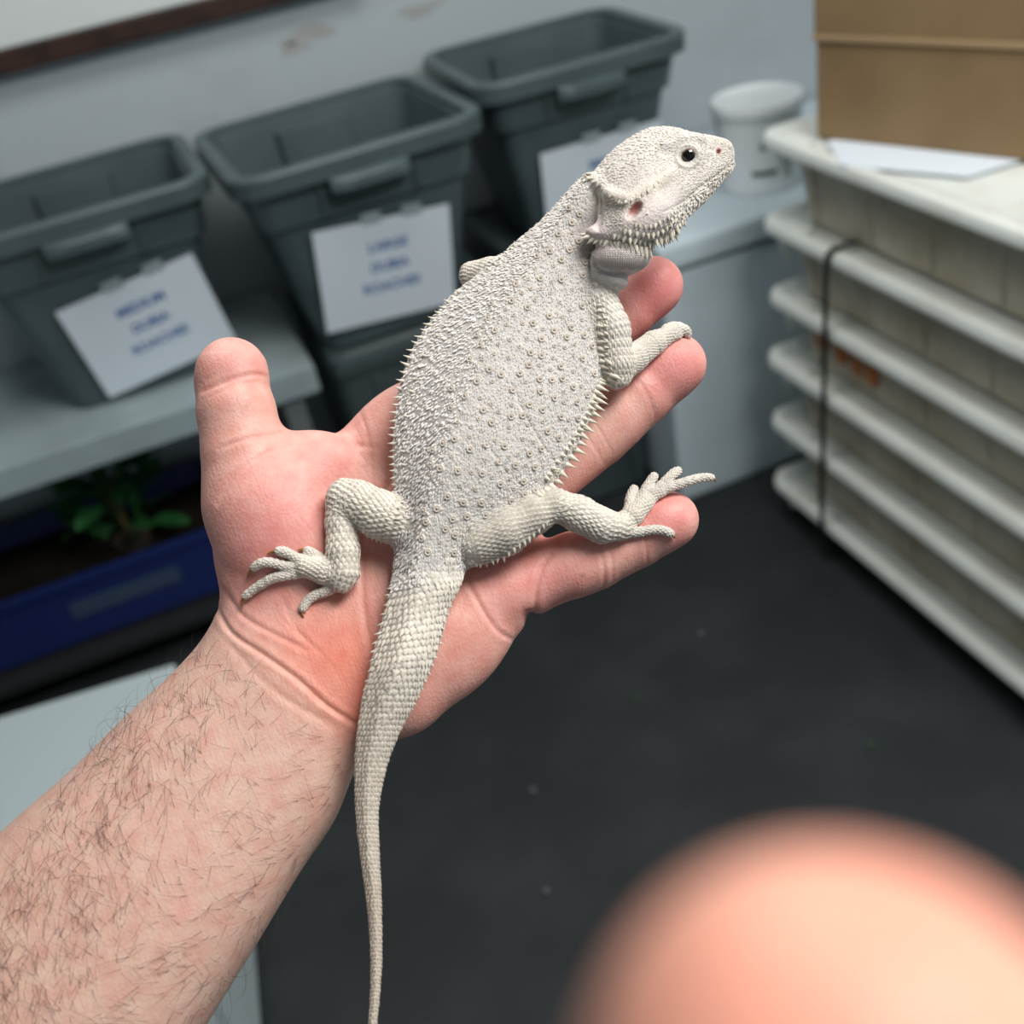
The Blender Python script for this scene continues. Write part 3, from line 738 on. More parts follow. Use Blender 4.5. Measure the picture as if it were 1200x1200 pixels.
# ================================================================== the lizard
def scale_material(name, base_rough=.55, cell=1150, bumpd=.00035, strength=.6, dark=.80):
    m = bpy.data.materials.new(name); m.use_nodes = True; nt = m.node_tree; N = nt.nodes; L = nt.links; b = N['Principled BSDF']
    at = N.new('ShaderNodeAttribute'); at.attribute_name = 'Tint'; tc = N.new('ShaderNodeTexCoord')
    v = N.new('ShaderNodeTexVoronoi'); v.inputs['Scale'].default_value = cell; v.feature = 'F1'
    v2 = N.new('ShaderNodeTexVoronoi'); v2.inputs['Scale'].default_value = cell; v2.feature = 'DISTANCE_TO_EDGE'
    n = N.new('ShaderNodeTexNoise'); n.inputs['Scale'].default_value = 260; n.inputs['Detail'].default_value = 3
    for q in (v, v2, n): L.new(tc.outputs['Object'], q.inputs['Vector'])
    r = N.new('ShaderNodeValToRGB'); r.color_ramp.elements[0].position = .0; r.color_ramp.elements[1].position = .12
    r.color_ramp.elements[0].color = (1, 1, 1, 1); r.color_ramp.elements[1].color = (1, 1, 1, 1); L.new(v2.outputs['Distance'], r.inputs['Fac'])
    r2 = N.new('ShaderNodeValToRGB'); r2.color_ramp.elements[0].position = .3; r2.color_ramp.elements[1].position = .7
    r2.color_ramp.elements[0].color = (.88, .87, .86, 1); r2.color_ramp.elements[1].color = (1.04, 1.03, 1.02, 1); L.new(n.outputs['Fac'], r2.inputs['Fac'])
    m1 = N.new('ShaderNodeMix'); m1.data_type = 'RGBA'; m1.blend_type = 'MULTIPLY'; m1.inputs['Factor'].default_value = 1
    m2 = N.new('ShaderNodeMix'); m2.data_type = 'RGBA'; m2.blend_type = 'MULTIPLY'; m2.inputs['Factor'].default_value = 1
    L.new(at.outputs['Color'], m1.inputs['A']); L.new(r.outputs['Color'], m1.inputs['B']); L.new(m1.outputs['Result'], m2.inputs['A']); L.new(r2.outputs['Color'], m2.inputs['B'])
    L.new(m2.outputs['Result'], b.inputs['Base Color'])
    b.inputs['Roughness'].default_value = base_rough; b.inputs['Specular IOR Level'].default_value = .3
    b.inputs['Subsurface Weight'].default_value = .12; b.inputs['Subsurface Scale'].default_value = .0012; b.inputs['Subsurface Radius'].default_value = (1, .7, .5)
    bp = N.new('ShaderNodeBump'); bp.inputs['Strength'].default_value = strength; bp.inputs['Distance'].default_value = bumpd; bp.invert = True
    L.new(v.outputs['Distance'], bp.inputs['Height']); L.new(bp.outputs['Normal'], b.inputs['Normal'])
    return m
M['hide'] = scale_material('granular_hide')
M['scale'] = scale_material('horny_scale', .5, 2600, .0001, .3, .93)
M['spike'] = mat('pale_spike', lin(212, 205, 190), .5, .35)
M['claw'] = mat('amber_claw', lin(150, 104, 52), .3, .5)
M['eye'] = mat('dark_eye', lin(14, 11, 10), .06, .6)
M['iris'] = mat('bronze_iris', lin(128, 96, 74), .25, .5, (900, lin(60, 42, 34), .4, .6))

LV = .5
def rest_h(px, py):
    h_ = hit(px, py)
    return None if h_ is None else D0 / (1 - TILT * (600 - py) / FPX) + h_[0][2]
_chain0 = chain
def chain(*q):
    out = []
    for (x, y, h, r) in q:
        s_ = rest_h(x, y)
        if s_ is not None and s_ < 14: h = max(h, s_ + .78 * r * pxmm(y))
        out.append((x, y, h, r))
    return _chain0(*out)
liz = Field((PP(270, 700, 0)[0], PP(600, 1270, 0)[1], -428), (PP(872, 180, 0)[0], PP(600, 135, 0)[1], -312), LV)
def prof(L, S, R, hL, hS, hR, hB):
    L, S, R = (np.array(q, float) for q in (L, S, R)); e = lambda a, b, t: a * (1 - t) + b * t
    pts = [(L, hL), (e(L, S, .38), hL + .52 * (hS - hL)), (S, hS), (e(S, R, .50), hR + .82 * (hS - hR)), (e(S, R, .84), hR + .45 * (hS - hR)), (R, hR), (e(R, L, .22), hB), (e(R, L, .78), hB)]
    return [PP(p[0], p[1], h) for p, h in pts]
def tprof(y, xl, xr, base, tilt=0.0, hf=.92):
    w = (xr - xl) / 2 * pxmm(y); c = base + w * hf
    return prof((xl, y + tilt), (xl + (xr - xl) * .42, y), (xr, y - tilt), c, c + w * hf, c, c - w * hf)
B = [tprof(1262, 428.5, 434.5, 4), tprof(1225, 430.5, 438.5, 4), tprof(1200, 432, 441.5, 4), tprof(1150, 434.5, 446, 4), tprof(1100, 433.5, 447.5, 4), tprof(1050, 429, 446.5, 4), tprof(1000, 422, 444.5, 3.5), tprof(950, 417, 443.5, 3),
     tprof(900, 416, 452.5, 2), tprof(860, 419, 467, 1), tprof(820, 425, 488, 0), tprof(780, 434, 507, 0, 4), tprof(750, 441, 517, 0, 6, .86), tprof(720, 448, 526, 0, 8, .8), tprof(692, 455, 540, 0, 8, .76),
     prof((462, 668), (491, 662), (548, 664), 7, 19, 7, .5), prof((466, 612), (503, 602), (588, 622), 7.5, 22, 8, .5), prof((463, 563), (515, 560), (626, 592), 8, 25, 8, .5), prof((462, 520), (530, 513), (654, 560), 8, 27, 8, .5),
     prof((466, 472), (547, 465), (679, 517), 8.5, 28, 8, .5), prof((479, 422), (567, 418), (696, 474), 9, 28.5, 8.5, .5), prof((503, 380), (590, 370), (708, 428), 10, 28.5, 9, .5),
     prof((533, 345), (611, 332), (716, 380), 11, 28.5, 10, .5), prof((570, 316), (629, 302), (720, 345), 13, 28.5, 11, 1), prof((604, 286), (645, 276), (720, 322), 15, 29, 13, 3), prof((632, 263), (662, 250), (716, 303), 17, 30, 15, 5),
     prof((655, 239), (677, 226), (714, 288), 19, 32, 18, 8), prof((677, 215), (694, 206), (716, 272), 21, 33, 22, 10), prof((700, 200), (712, 200), (724, 262), 23, 32, 24, 14)]
BODY = Sweep(B)
liz.sweep(BODY, 1.0, 4, 56)
# head: crown edge, brow/cheek ridge, jaw edge
def hprof(Lp, Sp, Rp, hc, hw):
    L, S, R = (np.array(q, float) for q in (Lp, Sp, Rp)); e = lambda a, b, t: a * (1 - t) + b * t
    pts = [(L, hc + .15 * hw), (e(L, S, .5), hc + .78 * hw), (S, hc + .98 * hw), (e(S, R, .35), hc + 1.02 * hw), (e(S, R, .7), hc + .86 * hw), (R, hc + .1 * hw), (e(R, L, .2), hc - .85 * hw), (e(R, L, .75), hc - .9 * hw)]
    return [PP(p[0], p[1], h) for p, h in pts]
HD = Sweep([hprof((693, 208), (702, 232), (700, 276), 26, 8.5), hprof((712, 182), (722, 222), (722, 282), 26.5, 13.0), hprof((738, 162), (750, 202), (756, 286), 27, 14.2), hprof((762, 150.5), (776, 182), (787, 276), 27, 13.2),
            hprof((788, 150), (796, 168), (808, 253), 27, 11.2), hprof((812, 156.5), (819, 167), (829, 233), 27, 9.0), hprof((835, 160), (839, 171), (846, 213), 27, 7.2), hprof((852, 165), (854, 176), (858, 199), 27, 5.0), hprof((860, 173), (861, 180), (861.5, 189), 27, 2.2)])
liz.sweep(HD, 2.0, 6, 48)
hp = pxmm(200)
liz.tube(*chain((783, 172, 38, 7), (800, 163, 37.5, 7.5), (818, 163, 35.5, 6.5)), k=2.5)                 # brow ridge
liz.ell(PP(806, 183, 36), np.array([17, 16, 10]) * hp, 2.0)                                             # eye bulge
liz.tube(*chain((712, 228, 39.5, 5), (735, 235, 41.5, 6), (760, 222, 41.5, 6), (782, 205, 40, 5)), k=2.5)  # temporal ridge
liz.ell(PP(752, 262, 36), np.array([36, 20, 20]) * hp, 4, axis=(.8, .5))                                # jaw muscle
liz.ell(PP(727, 303, 26), np.array([33, 19, 30]) * hp, 1.2, axis=(.97, .12))                            # throat pouch
liz.ell(PP(713, 326, 22), np.array([22, 13, 18]) * hp, 1.2, axis=(.9, -.3))                             # neck fold
liz.ell(PP(706, 275, 32), np.array([18, 9, 13]) * hp, 4, axis=(.95, -.1))                            # jaw corner
liz.tube(*chain((694, 209, 31, 5), (710, 225, 36.5, 5.5), (726, 238, 39, 5)), k=2.5)                    # occipital rim
# limbs
LIMB = {}
def limb(name, pts, k=2.5):
    LIMB[name] = chain(*pts); liz.tube(*LIMB[name], k=k)
limb('r_upper_arm', [(700, 352, 16, 22), (716, 385, 14, 21), (722, 425, 10, 20), (722, 440, 8, 17)], 2.5)
limb('r_forearm', [(722, 436, 7, 17), (742, 420, 5.5, 16), (766, 402, 3.5, 13.5), (786, 391, 2.5, 9.5)], 1.5)
limb('l_upper_arm', [(610, 318, 14, 17), (575, 320, 9, 17), (553, 323, 6, 15.5)], 1.5)
limb('r_thigh', [(556, 632, 9, 30), (590, 620, 9, 30), (625, 602, 10, 23), (650, 591, 10.5, 17.5)], 3.0)
limb('r_shin', [(650, 591, 10.5, 17), (678, 602, 7, 20.5), (705, 616, 4.5, 20), (726, 618, 3, 15.5)], 1.5)
limb('l_thigh', [(478, 616, 8, 27), (445, 603, 8, 27), (418, 588, 8, 24), (404, 582, 8, 20)], 2.5)
limb('l_shin', [(403, 583, 8, 20), (400, 612, 6.5, 17.5), (402, 645, 6, 18.5), (404, 672, 5.5, 16.5), (401, 682, 5, 13)], 1.2)
limb('l_foot', [(398, 674, 4.5, 13), (380, 669, 4, 15), (358, 664, 3.5, 11.5)], 1.8)
limb('r_foot', [(728, 616, 2.5, 12), (742, 603, 2, 12), (756, 590, 1.5, 9.5)], 1.8)
TOES = {
 'l': [[(398, 682, 3.5, 8), (384, 692, 3, 6), (368, 698, 2.5, 5.2), (358, 707, 2.2, 4.6), (354.5, 714, 2, 4.2)], [(362, 668, 3, 7.5), (342, 673, 3, 6), (321, 677, 2.6, 5.6), (300, 689, 2.2, 5), (287, 699, 1.9, 4.4)],
       [(360, 662, 3, 7), (338, 664, 3.2, 5.4), (318, 659, 3.4, 5), (305, 660, 2.8, 4.8), (297, 666, 2.2, 4.2)], [(364, 658, 3, 6.5), (348, 654, 3.4, 5), (335, 647, 3.8, 4.8), (326, 645.5, 3, 4.4)], [(378, 658, 3.2, 6.5), (368, 650, 3.8, 5), (359, 645, 3.6, 4.6)]],
 'r': [[(728, 623, 2, 8), (745, 624, 1.2, 5.8), (766, 620.5, 1, 5), (779, 622, .5, 4.6), (787, 626, 0, 4.2)], [(752, 594, 1.5, 6.5), (777, 575, 1.6, 5.6), (800, 566, 1.2, 5.4), (820, 560, .2, 4.8), (834, 559.5, -.8, 4.2)],
       [(750, 592, 1.5, 6), (774, 569, 1.8, 4.8), (788, 556, .8, 5), (795, 551.5, -.4, 4.6)], [(746, 592, 1.2, 5.6), (757, 572, 1.4, 4.6), (767, 557.5, .4, 4.8)], [(738, 600, 1, 5.6), (738, 585, 1, 4.6), (743.5, 572, 0, 4.4)]],
 'f': [[(784, 391, 2, 8), (794, 385.5, 2.2, 6), (803, 387, .6, 5), (806, 393, -.8, 4)], [(780, 388, 1, 7), (790, 383, .6, 5), (799, 384, -1, 4.4)], [(780, 396, 2, 6.5), (788, 392, 2.2, 5), (796, 393, 1.4, 4)]]}
for key, ts in TOES.items():
    for t in ts:
        p, r = chain(*t); p, r = dense(p, r * .9, 10); liz.tube(p, r, k=.8)
# eye opening, ear, nostril
liz.carve(PP(806, 182, 40.5), np.array([11.5, 8.2, 9]) * hp, .6, axis=(.97, .2))
liz.carve(PP(744.5, 244, 44.5), np.array([12.5, 6.0, 15]) * hp, 1.0, axis=(.62, .78))
liz.carve(PP(842.5, 176.5, 35), np.array([4, 2.2, 9]) * hp, .5, axis=(.5, .8))
lv_, lf_ = liz.mesh(); lf_ = outward(lv_, lf_); lv_ = relax(lv_, lf_, 2, .5); liz.a = None
lx, ly = to_px(lv_); ln_ = vnormals(lv_, lf_)
def lcrease(pts, wd, dp):
    global lv_
    p = np.array(pts, float); q = catmull(p, np.linspace(0, len(p) - 1, len(p) * 6)); d = dist_poly(lx, ly, q); w = wd / .3
    fr = np.clip(ln_[:, 2] * 2, 0, 1); lv_ -= ln_ * (dp * np.exp(-(d / w) ** 2) * fr)[:, None]; return np.exp(-(d / (1.2 * w)) ** 2) * fr
MOUTH = [(863, 185), (846, 201), (824, 217), (800, 237), (779, 248)]
cm = lcrease(MOUTH, .45, .55)
c2 = lcrease([(600, 450), (618, 490), (636, 520), (650, 540)], .5, .5) * .8 + lcrease([(570, 520), (592, 550), (608, 566)], .45, .35) * .6   # skin folds on the flank
c3 = lcrease([(700, 222), (703, 245), (700, 266)], 1.3, 1.0)
c4 = lcrease([(692, 300), (704, 316), (722, 322), (735, 318)], .8, .8)
c5 = lcrease([(548, 622), (540, 640), (545, 660)], .9, .8)
c6 = np.zeros(len(lv_))
ring_ = np.hypot((lx - 806), (ly - 183) * 1.0); fr = np.clip(ln_[:, 2] * 2, 0, 1)
lv_ += ln_ * (.45 * np.exp(-((ring_ - 13.2) / 1.6) ** 2) * fr - .40 * np.exp(-((ring_ - 16.5) / 1.5) ** 2) * fr)[:, None]
# intrinsic tint
hide, grey, cream, lilac, bare = (np.array(lin(*c)) for c in ((202, 198, 194), (174, 172, 168), (214, 206, 188), (204, 198, 200), (192, 184, 171)))
lc = np.ones((len(lv_), 3)) * hide
def lmix(w, c): 
    global lc
    lc = lc * (1 - w[:, None]) + c * w[:, None]
def lblob(x, y, r, ax=None, ratio=1.0):
    dx, dy = lx - x, ly - y
    if ax: n = math.hypot(*ax); dx, dy = (dx * ax[0] + dy * ax[1]) / n, (-dx * ax[1] + dy * ax[0]) / n * ratio
    return np.exp(-(dx * dx + dy * dy) / (r * r))
SP = [(712, 200), (690, 208), (660, 248), (629, 302), (590, 370), (547, 465), (515, 560), (491, 662)]
sp_d = dist_poly(lx, ly, SP); sa = np.array(SP, float)
side = np.zeros(len(lx)); best = np.full(len(lx), 1e9)
for a, b in zip(sa[:-1], sa[1:]):
    ab = b - a; t = np.clip(((lx - a[0]) * ab[0] + (ly - a[1]) * ab[1]) / (ab @ ab), 0, 1); d = np.hypot(lx - a[0] - t * ab[0], ly - a[1] - t * ab[1])
    cr = ab[0] * (ly - a[1]) - ab[1] * (lx - a[0]); side = np.where(d < best, np.sign(cr), side); best = np.minimum(best, d)
inb = (ly < 690) & (lx < 730) & (lx > 455)
lmix(np.clip((ly - 690) / 60, 0, 1) * .75, bare)                                   # tail skin between scales
for nm, (p, r) in LIMB.items():
    x, y = to_px(p); d = dist_poly(lx, ly, np.stack([x, y], 1)); rr = r.max() / .3
    lmix(np.clip(1.25 - d / rr, 0, 1) * (.8 if 'thigh' in nm or 'shin' in nm or 'foot' in nm else .35) * np.where(inb & ('thigh' not in nm), .25, 1), bare)
lmix(.55 * lblob(745, 250, 40), np.array(lin(204, 188, 186))); lmix(.6 * lblob(690, 280, 22), np.array(lin(205, 184, 184))); lmix(.6 * lblob(722, 300, 26), np.array(lin(208, 194, 194)))
lmix(.6 * lblob(812, 200, 34), np.array(lin(206, 198, 192)))
lmix(np.exp(-(dist_poly(lx, ly, [(700, 235), (735, 236), (762, 222), (785, 205)]) / 9) ** 2) * .5, cream)
ed = np.hypot(((lx - 744.5) * .62 - (ly - 244) * .78) / 11.5, ((lx - 744.5) * .78 + (ly - 244) * .62) / 5.5)
lmix(np.clip(2.2 - 2 * ed, 0, 1), np.array(lin(178, 122, 114)))
nd = np.hypot(lx - 842.5, (ly - 176.5) * .8); lmix(np.clip(1.9 - nd / 2.4, 0, 1), np.array(lin(168, 118, 112)))
lmix(np.exp(-((ring_ - 13) / 2.2) ** 2) * .5, np.array(lin(214, 208, 200)))
for (x, y, r) in ((462, 878, 2.5), (452, 898, 2.8), (455, 893, 2.2)): lmix(.8 * lblob(x, y, r), np.array(lin(140, 118, 70)))
LO = world(PP(515, 600, 0))
lizard = empty('lizard', LO); tag(lizard, 'pale grey-white bearded lizard with spiky flanks, resting on the open hand', 'lizard')
np_mesh('body', world(lv_), lf_, M['hide'], lizard, cols=lc, origin=LO)
lbvh = BVHTree.FromPolygons([tuple(p) for p in lv_], [tuple(int(i) for i in q) for q in lf_])

# ---- eye
ec = PP(806, 182.3, 36.3); er = 10.0 * hp
def dome(c, r, nrm, ang, n=12, m=20):
    nrm = np.array(nrm, float); nrm /= np.linalg.norm(nrm); a = np.cross(nrm, [0, 1, 0]); a /= np.linalg.norm(a); b = np.cross(nrm, a); v = [c + nrm * r]; f = []
    for i in range(1, n + 1):
        th = ang * i / n
        for j in range(m):
            ph = 2 * math.pi * j / m; v.append(c + r * (nrm * math.cos(th) + math.sin(th) * (a * math.cos(ph) + b * math.sin(ph))))
    for j in range(m): f.append((0, 1 + j, 1 + (j + 1) % m))
    for i in range(n - 1):
        for j in range(m): k = (j + 1) % m; f.append((1 + i * m + j, 1 + (i + 1) * m + j, 1 + (i + 1) * m + k, 1 + i * m + k))
    return v, f
en = -ec / np.linalg.norm(ec) + np.array([.12, -.02, 0])
v, f = dome(ec, er, en, 2.4); eye = mesh_obj('eye', [tuple(q - LO) for q in world(np.array(v))], f, M['iris'], lizard, True)
v, f = dome(ec + en * .35, er * .93, en + np.array([.06, -.08, 0]), .80); mesh_obj('pupil', [tuple(q - LO) for q in world(np.array(v))], f, M['eye'], eye, True)

# ---- claws: curved tapering hooks
def claw(base, d0, d1, ln, r):
    d0, d1 = (np.array(q, float) / np.linalg.norm(q) for q in (d0, d1)); V = []; F = []; c = np.array(base, float); n = 6
    for i in range(n):
        a = i / (n - 1); t = d0 * (1 - a) + d1 * a; t /= np.linalg.norm(t)
        if i: c = c + t * ln / (n - 1)
        s1 = np.cross(t, [.3, .2, .93]); s1 /= np.linalg.norm(s1); s2 = np.cross(t, s1); rr = r * (1 - a) ** .7 + .02
        for j in range(6): g = 2 * math.pi * j / 6; V.append(c + rr * (math.cos(g) * s1 + math.sin(g) * s2 * 1.1))
        if i:
            for j in range(6): k = (j + 1) % 6; F.append(((i - 1) * 6 + j, (i - 1) * 6 + k, i * 6 + k, i * 6 + j))
    mesh_obj('claw', [tuple(q - LO) for q in world(np.array(V))], F, M['claw'], lizard, True)
CL = {'l': [(360, 721), (290, 710.5), (293, 678), (316.5, 655), (349.5, 648)], 'r': [(788, 631), (833.5, 567), (796, 558), None, None], 'f': [(800, 401), None, None]}
for key, ts in TOES.items():
    for t, tip in zip(ts, CL[key]):
        if tip is None: continue
        p, r = chain(*t); d0 = p[-1] - p[-2]; e_ = PP(tip[0], tip[1], max(t[-1][2] - 1.0, (rest_h(*tip) if rest_h(*tip) is not None else -9) + .5)); d1 = e_ - p[-1]
        claw(p[-1], d0, d1 * 1.0 - d0 / np.linalg.norm(d0) * .0, np.linalg.norm(d1) * 1.08 + .4, .72)

# ---- scales: keeled kites laid on the surface, one mesh
SV, SF, SC = [], [], []; scount = 0
def add_scales(P, N_, T, ln, wd, hh, lift, col, sink=.12):
    """arrays: position, normal, pointing direction; sizes in mm"""
    global scount
    P, N_, T = (np.asarray(q, float) for q in (P, N_, T)); n = len(P)
    if not n: return
    ar = lambda q: (np.ones(n) * q)[:, None]
    ln, wd, hh, lift = ar(ln), ar(wd), ar(hh), ar(lift)
    T = T - N_ * np.einsum('ij,ij->i', T, N_)[:, None]; T /= np.linalg.norm(T, axis=1, keepdims=True) + 1e-9; S = np.cross(N_, T)
    b = P - N_ * sink
    V = np.stack([b - T * ln * .5, b + S * wd * .5 - T * ln * .08, P + T * ln * .55 + N_ * lift, b - S * wd * .5 - T * ln * .08, P + T * ln * .05 + N_ * hh], 1)
    F = np.array([(0, 1, 4), (1, 2, 4), (2, 3, 4), (3, 0, 4)])
    SV.append(V.reshape(-1, 3)); SF.append((np.arange(n)[:, None, None] * 5 + F[None] + scount).reshape(-1, 3)); scount += n * 5
    c = np.asarray(col, float) * np.ones((n, 3)) * rng.uniform(.90, 1.06, (n, 1)); SC.append(np.repeat(c, 5, axis=0))
def snap(P, maxd=4.0):
    Q, Nn, ok = [], [], []
    for p in P:
        r = lbvh.find_nearest(Vector(p))
        if r[0] is None or r[3] > maxd: ok.append(False); Q.append(p); Nn.append((0, 0, 1))
        else: ok.append(True); Q.append(r[0][:]); Nn.append(r[1][:])
    return np.array(Q), np.array(Nn), np.array(ok)
pale_s, tan_s, grey_s = np.array(lin(222, 215, 203)), np.array(lin(202, 193, 180)), np.array(lin(196, 193, 187))
# tail rings (station parameter 0 = tip .. 14.6 = pelvis)
us = np.linspace(0, 15.2, 900); cl = BODY.at(us, np.full(900, 0.0)); cr = BODY.at(us, np.full(900, 5 / 8)); mid = (cl + cr) / 2
arc = np.concatenate([[0], np.cumsum(np.linalg.norm(np.diff(mid, axis=0), axis=1))]); wid = np.linalg.norm(cl - cr, axis=1)
s_ = .5; rows = []
while s_ < arc[-1]:
    w = np.interp(s_, arc, wid); rows.append((np.interp(s_, arc, us), w)); s_ += .95 + .066 * w
P_, T_, L_, W_, H_, K_ = [], [], [], [], [], []
for i, (u, w) in enumerate(rows):
    step = .95 + .066 * w; n = max(8, int(round(math.pi * w * .95 / (step * rng.uniform(.92, 1.22))))); v = (np.arange(n) + .5 * (i % 2) + rng.uniform(-.22, .22, n)) / n % 1
    p = BODY.at(np.full(n, u), v); p2 = BODY.at(np.full(n, max(u - .08, 0)), v)
    P_.append(p); T_.append(p2 - p); L_.append(np.full(n, step * 1.28)); W_.append(np.full(n, step * 1.2)); H_.append(np.full(n, .10 + .13 * step)); K_.append(np.full(n, w))
P_, T_, L_, W_, H_, K_ = map(np.concatenate, (P_, T_, L_, W_, H_, K_))
Q, Nn, ok = snap(P_, 2.5); x, y = to_px(Q); ok &= ~((y < 668) & (x > 535)) & (y > 640 + 34 * rng.random(len(y)))
jit = rng.uniform(.75, 1.25, len(Q)); big = np.clip((K_ - 8) / 14, 0, 1)
tc_ = pale_s * big[:, None] + tan_s * (1 - big[:, None]); tw = .7 * np.clip((y - 820) / 250, 0, 1)[:, None]; tc_ = tc_ * (1 - tw) + np.array(lin(184, 170, 155)) * tw
add_scales(Q[ok], Nn[ok], T_[ok], (L_ * jit)[ok], W_[ok], (H_ * jit)[ok], (.05 + .95 * H_ * jit)[ok], tc_[ok])

# limb scales
def limb_scales(nm, size, pts=None, point=1.0, col=pale_s, rev=False, mind=.55):
    p, r = LIMB[nm] if pts is None else pts
    n0 = 40; p, r = dense(p, r, n0); seg = np.concatenate([[0], np.cumsum(np.linalg.norm(np.diff(p, axis=0), axis=1))])
    s0 = 0.0; i = 0; P1, T1 = [], []
    while s0 < seg[-1] + r[-1] * .7:
        k = min(np.searchsorted(seg, s0), n0 - 1); c = p[k] + (p[-1] - p[-2]) / np.linalg.norm(p[-1] - p[-2]) * max(0, s0 - seg[-1]); a = p[min(k + 1, n0 - 1)] - p[max(k - 1, 0)]; a /= np.linalg.norm(a)
        e1 = np.cross(a, [0, 0, 1]); e1 /= np.linalg.norm(e1); e2 = np.cross(e1, a); rr = r[k] * (1 if s0 <= seg[-1] else math.sqrt(max(.05, 1 - ((s0 - seg[-1]) / r[-1]) ** 2)))
        m = max(6, int(round(2 * math.pi * rr / size)))
        for j in range(m):
            g = 2 * math.pi * (j + .5 * (i % 2)) / m; P1.append(c + rr * (math.cos(g) * e1 + math.sin(g) * e2)); T1.append(a if not rev else -a)
        s0 += size * .86; i += 1
    P1, T1 = np.array(P1), np.array(T1); q, n_, ok = snap(P1, size * .9 + .6)
    dirn = P1 - p[np.argmin(np.linalg.norm(P1[:, None] - p[None], axis=2), axis=1)]; ok &= np.einsum('ij,ij->i', dirn, n_) > mind * np.linalg.norm(dirn, axis=1)
    x, y = to_px(q); j = rng.uniform(.85, 1.12, len(q))
    add_scales(q[ok], n_[ok], T1[ok], (size * 1.38 * j)[ok], size * 1.10, (.10 + .12 * size) * j[ok], (.06 + .13 * size * point) * j[ok], col)
limb_scales('l_thigh', 1.95, point=1.5); limb_scales('l_shin', 2.15, point=.8); limb_scales('r_thigh', 1.75, point=1.7, col=pale_s * .98); limb_scales('r_shin', 1.8, point=.8); limb_scales('l_foot', 1.45, point=.5); limb_scales('r_foot', 1.3, point=.5)
limb_scales('r_upper_arm', 1.75, point=1.0, mind=.3); limb_scales('r_forearm', 1.15, point=.6); limb_scales('l_upper_arm', 1.4, point=.8)
for key, ts in TOES.items():
    for t in ts: limb_scales(None, 1.02, chain(*t), .6)

# granular scales of the back, rows run obliquely
def in_limb(x, y, names, f=.9):
    m = np.zeros(len(x), bool)
    for nm in names:
        p, r = LIMB[nm]; a, b = to_px(p); m |= dist_poly(x, y, np.stack([a, b], 1)) < f * r.mean() / .3
    return m
n = 17000; u = rng.uniform(14.2, 27.4, n); v = rng.uniform(0, 1, n) * .70 - .03; v %= 1
# blue-noise thinning by a coarse grid in the image of the back
p = BODY.at(u, v); Q, Nn, ok = snap(p, 3.0); x, y = to_px(Q); key = {}; keep = []
for i in range(n):
    if not ok[i]: continue
    k = (int(Q[i, 0] / .82), int(Q[i, 1] / .82), int(Q[i, 2] / 1.2))
    if k in key: continue
    key[k] = 1; keep.append(i)
keep = np.array(keep); Q, Nn, u, v, x, y = Q[keep], Nn[keep], u[keep], v[keep], x[keep], y[keep]
T = BODY.at(np.maximum(u - .1, 0), v) - BODY.at(u, v)
inl = in_limb(x, y, ['r_thigh', 'l_thigh', 'r_upper_arm'], .30); far_side = v < 2 / 8
head_zone = (x > 690) & (y < 300)
o1 = ~inl & ~head_zone & far_side; o2 = ~inl & ~head_zone & ~far_side
j = rng.uniform(.7, 1.3, len(Q))
add_scales(Q[o1], Nn[o1], T[o1], 1.5 * j[o1], 1.05, .5 * j[o1], .65 * j[o1], np.array(lin(218, 214, 211)))
add_scales(Q[o2], Nn[o2], T[o2], 1.2 * j[o2], .95, .32 * j[o2], .30 * j[o2], np.array(lin(218, 214, 211)))

# tubercles of the back: low cones ringed by a collar
TU = []
def ring_bump(P, N_, r, h, tip):
    global scount
    for p, n_, rr, hh in zip(P, N_, r, h):
        a = np.cross(n_, [.3, 1, .2]); a /= np.linalg.norm(a); b = np.cross(n_, a); V = []; m = 8
        for (q, z) in ((1.0, -.12), (.72, .55), (.42, .42)):
            for jn in range(m): g = 2 * math.pi * jn / m; V.append(p + rr * q * (a * math.cos(g) + b * math.sin(g)) + n_ * hh * z)
        V.append(p + n_ * hh - b * rr * .1); F = []
        for k in (0, 1):
            for jn in range(m): e = (jn + 1) % m; F += [(k * m + jn, k * m + e, k * m + m + e), (k * m + jn, k * m + m + e, k * m + m + jn)]
        F += [(2 * m + jn, 2 * m + (jn + 1) % m, 3 * m) for jn in range(m)]
        SV.append(np.array(V)); SF.append(np.array(F) + scount); scount += len(V)
        c = np.array([lin(214, 208, 198)] * m + [lin(214, 208, 198)] * m + [tip] * m + [tip]); SC.append(c)
cand = []
for r_ in range(2600):
    uu = rng.uniform(15.2, 25.5); vv = rng.uniform(.20, .58); cand.append((uu, vv))
cand = np.array(cand); p = BODY.at(cand[:, 0], cand[:, 1]); Q, Nn, ok = snap(p, 3.0); sel = []; x, y = to_px(Q)
inl = in_limb(x, y, ['r_thigh', 'l_thigh', 'r_upper_arm'], .85)
for i in range(len(Q)):
    if not ok[i] or inl[i]: continue
    sz = 1.0 if rng.random() < .55 else .65
    if all(np.linalg.norm(Q[i] - Q[k]) > 2.3 + 1.5 * min(sz, s2) for k, s2 in sel): sel.append((i, sz))
ii = np.array([i for i, _ in sel]); zz = np.array([s for _, s in sel])
ring_bump(Q[ii], Nn[ii], 1.5 * zz, 1.15 * zz, np.array(lin(194, 183, 173)))

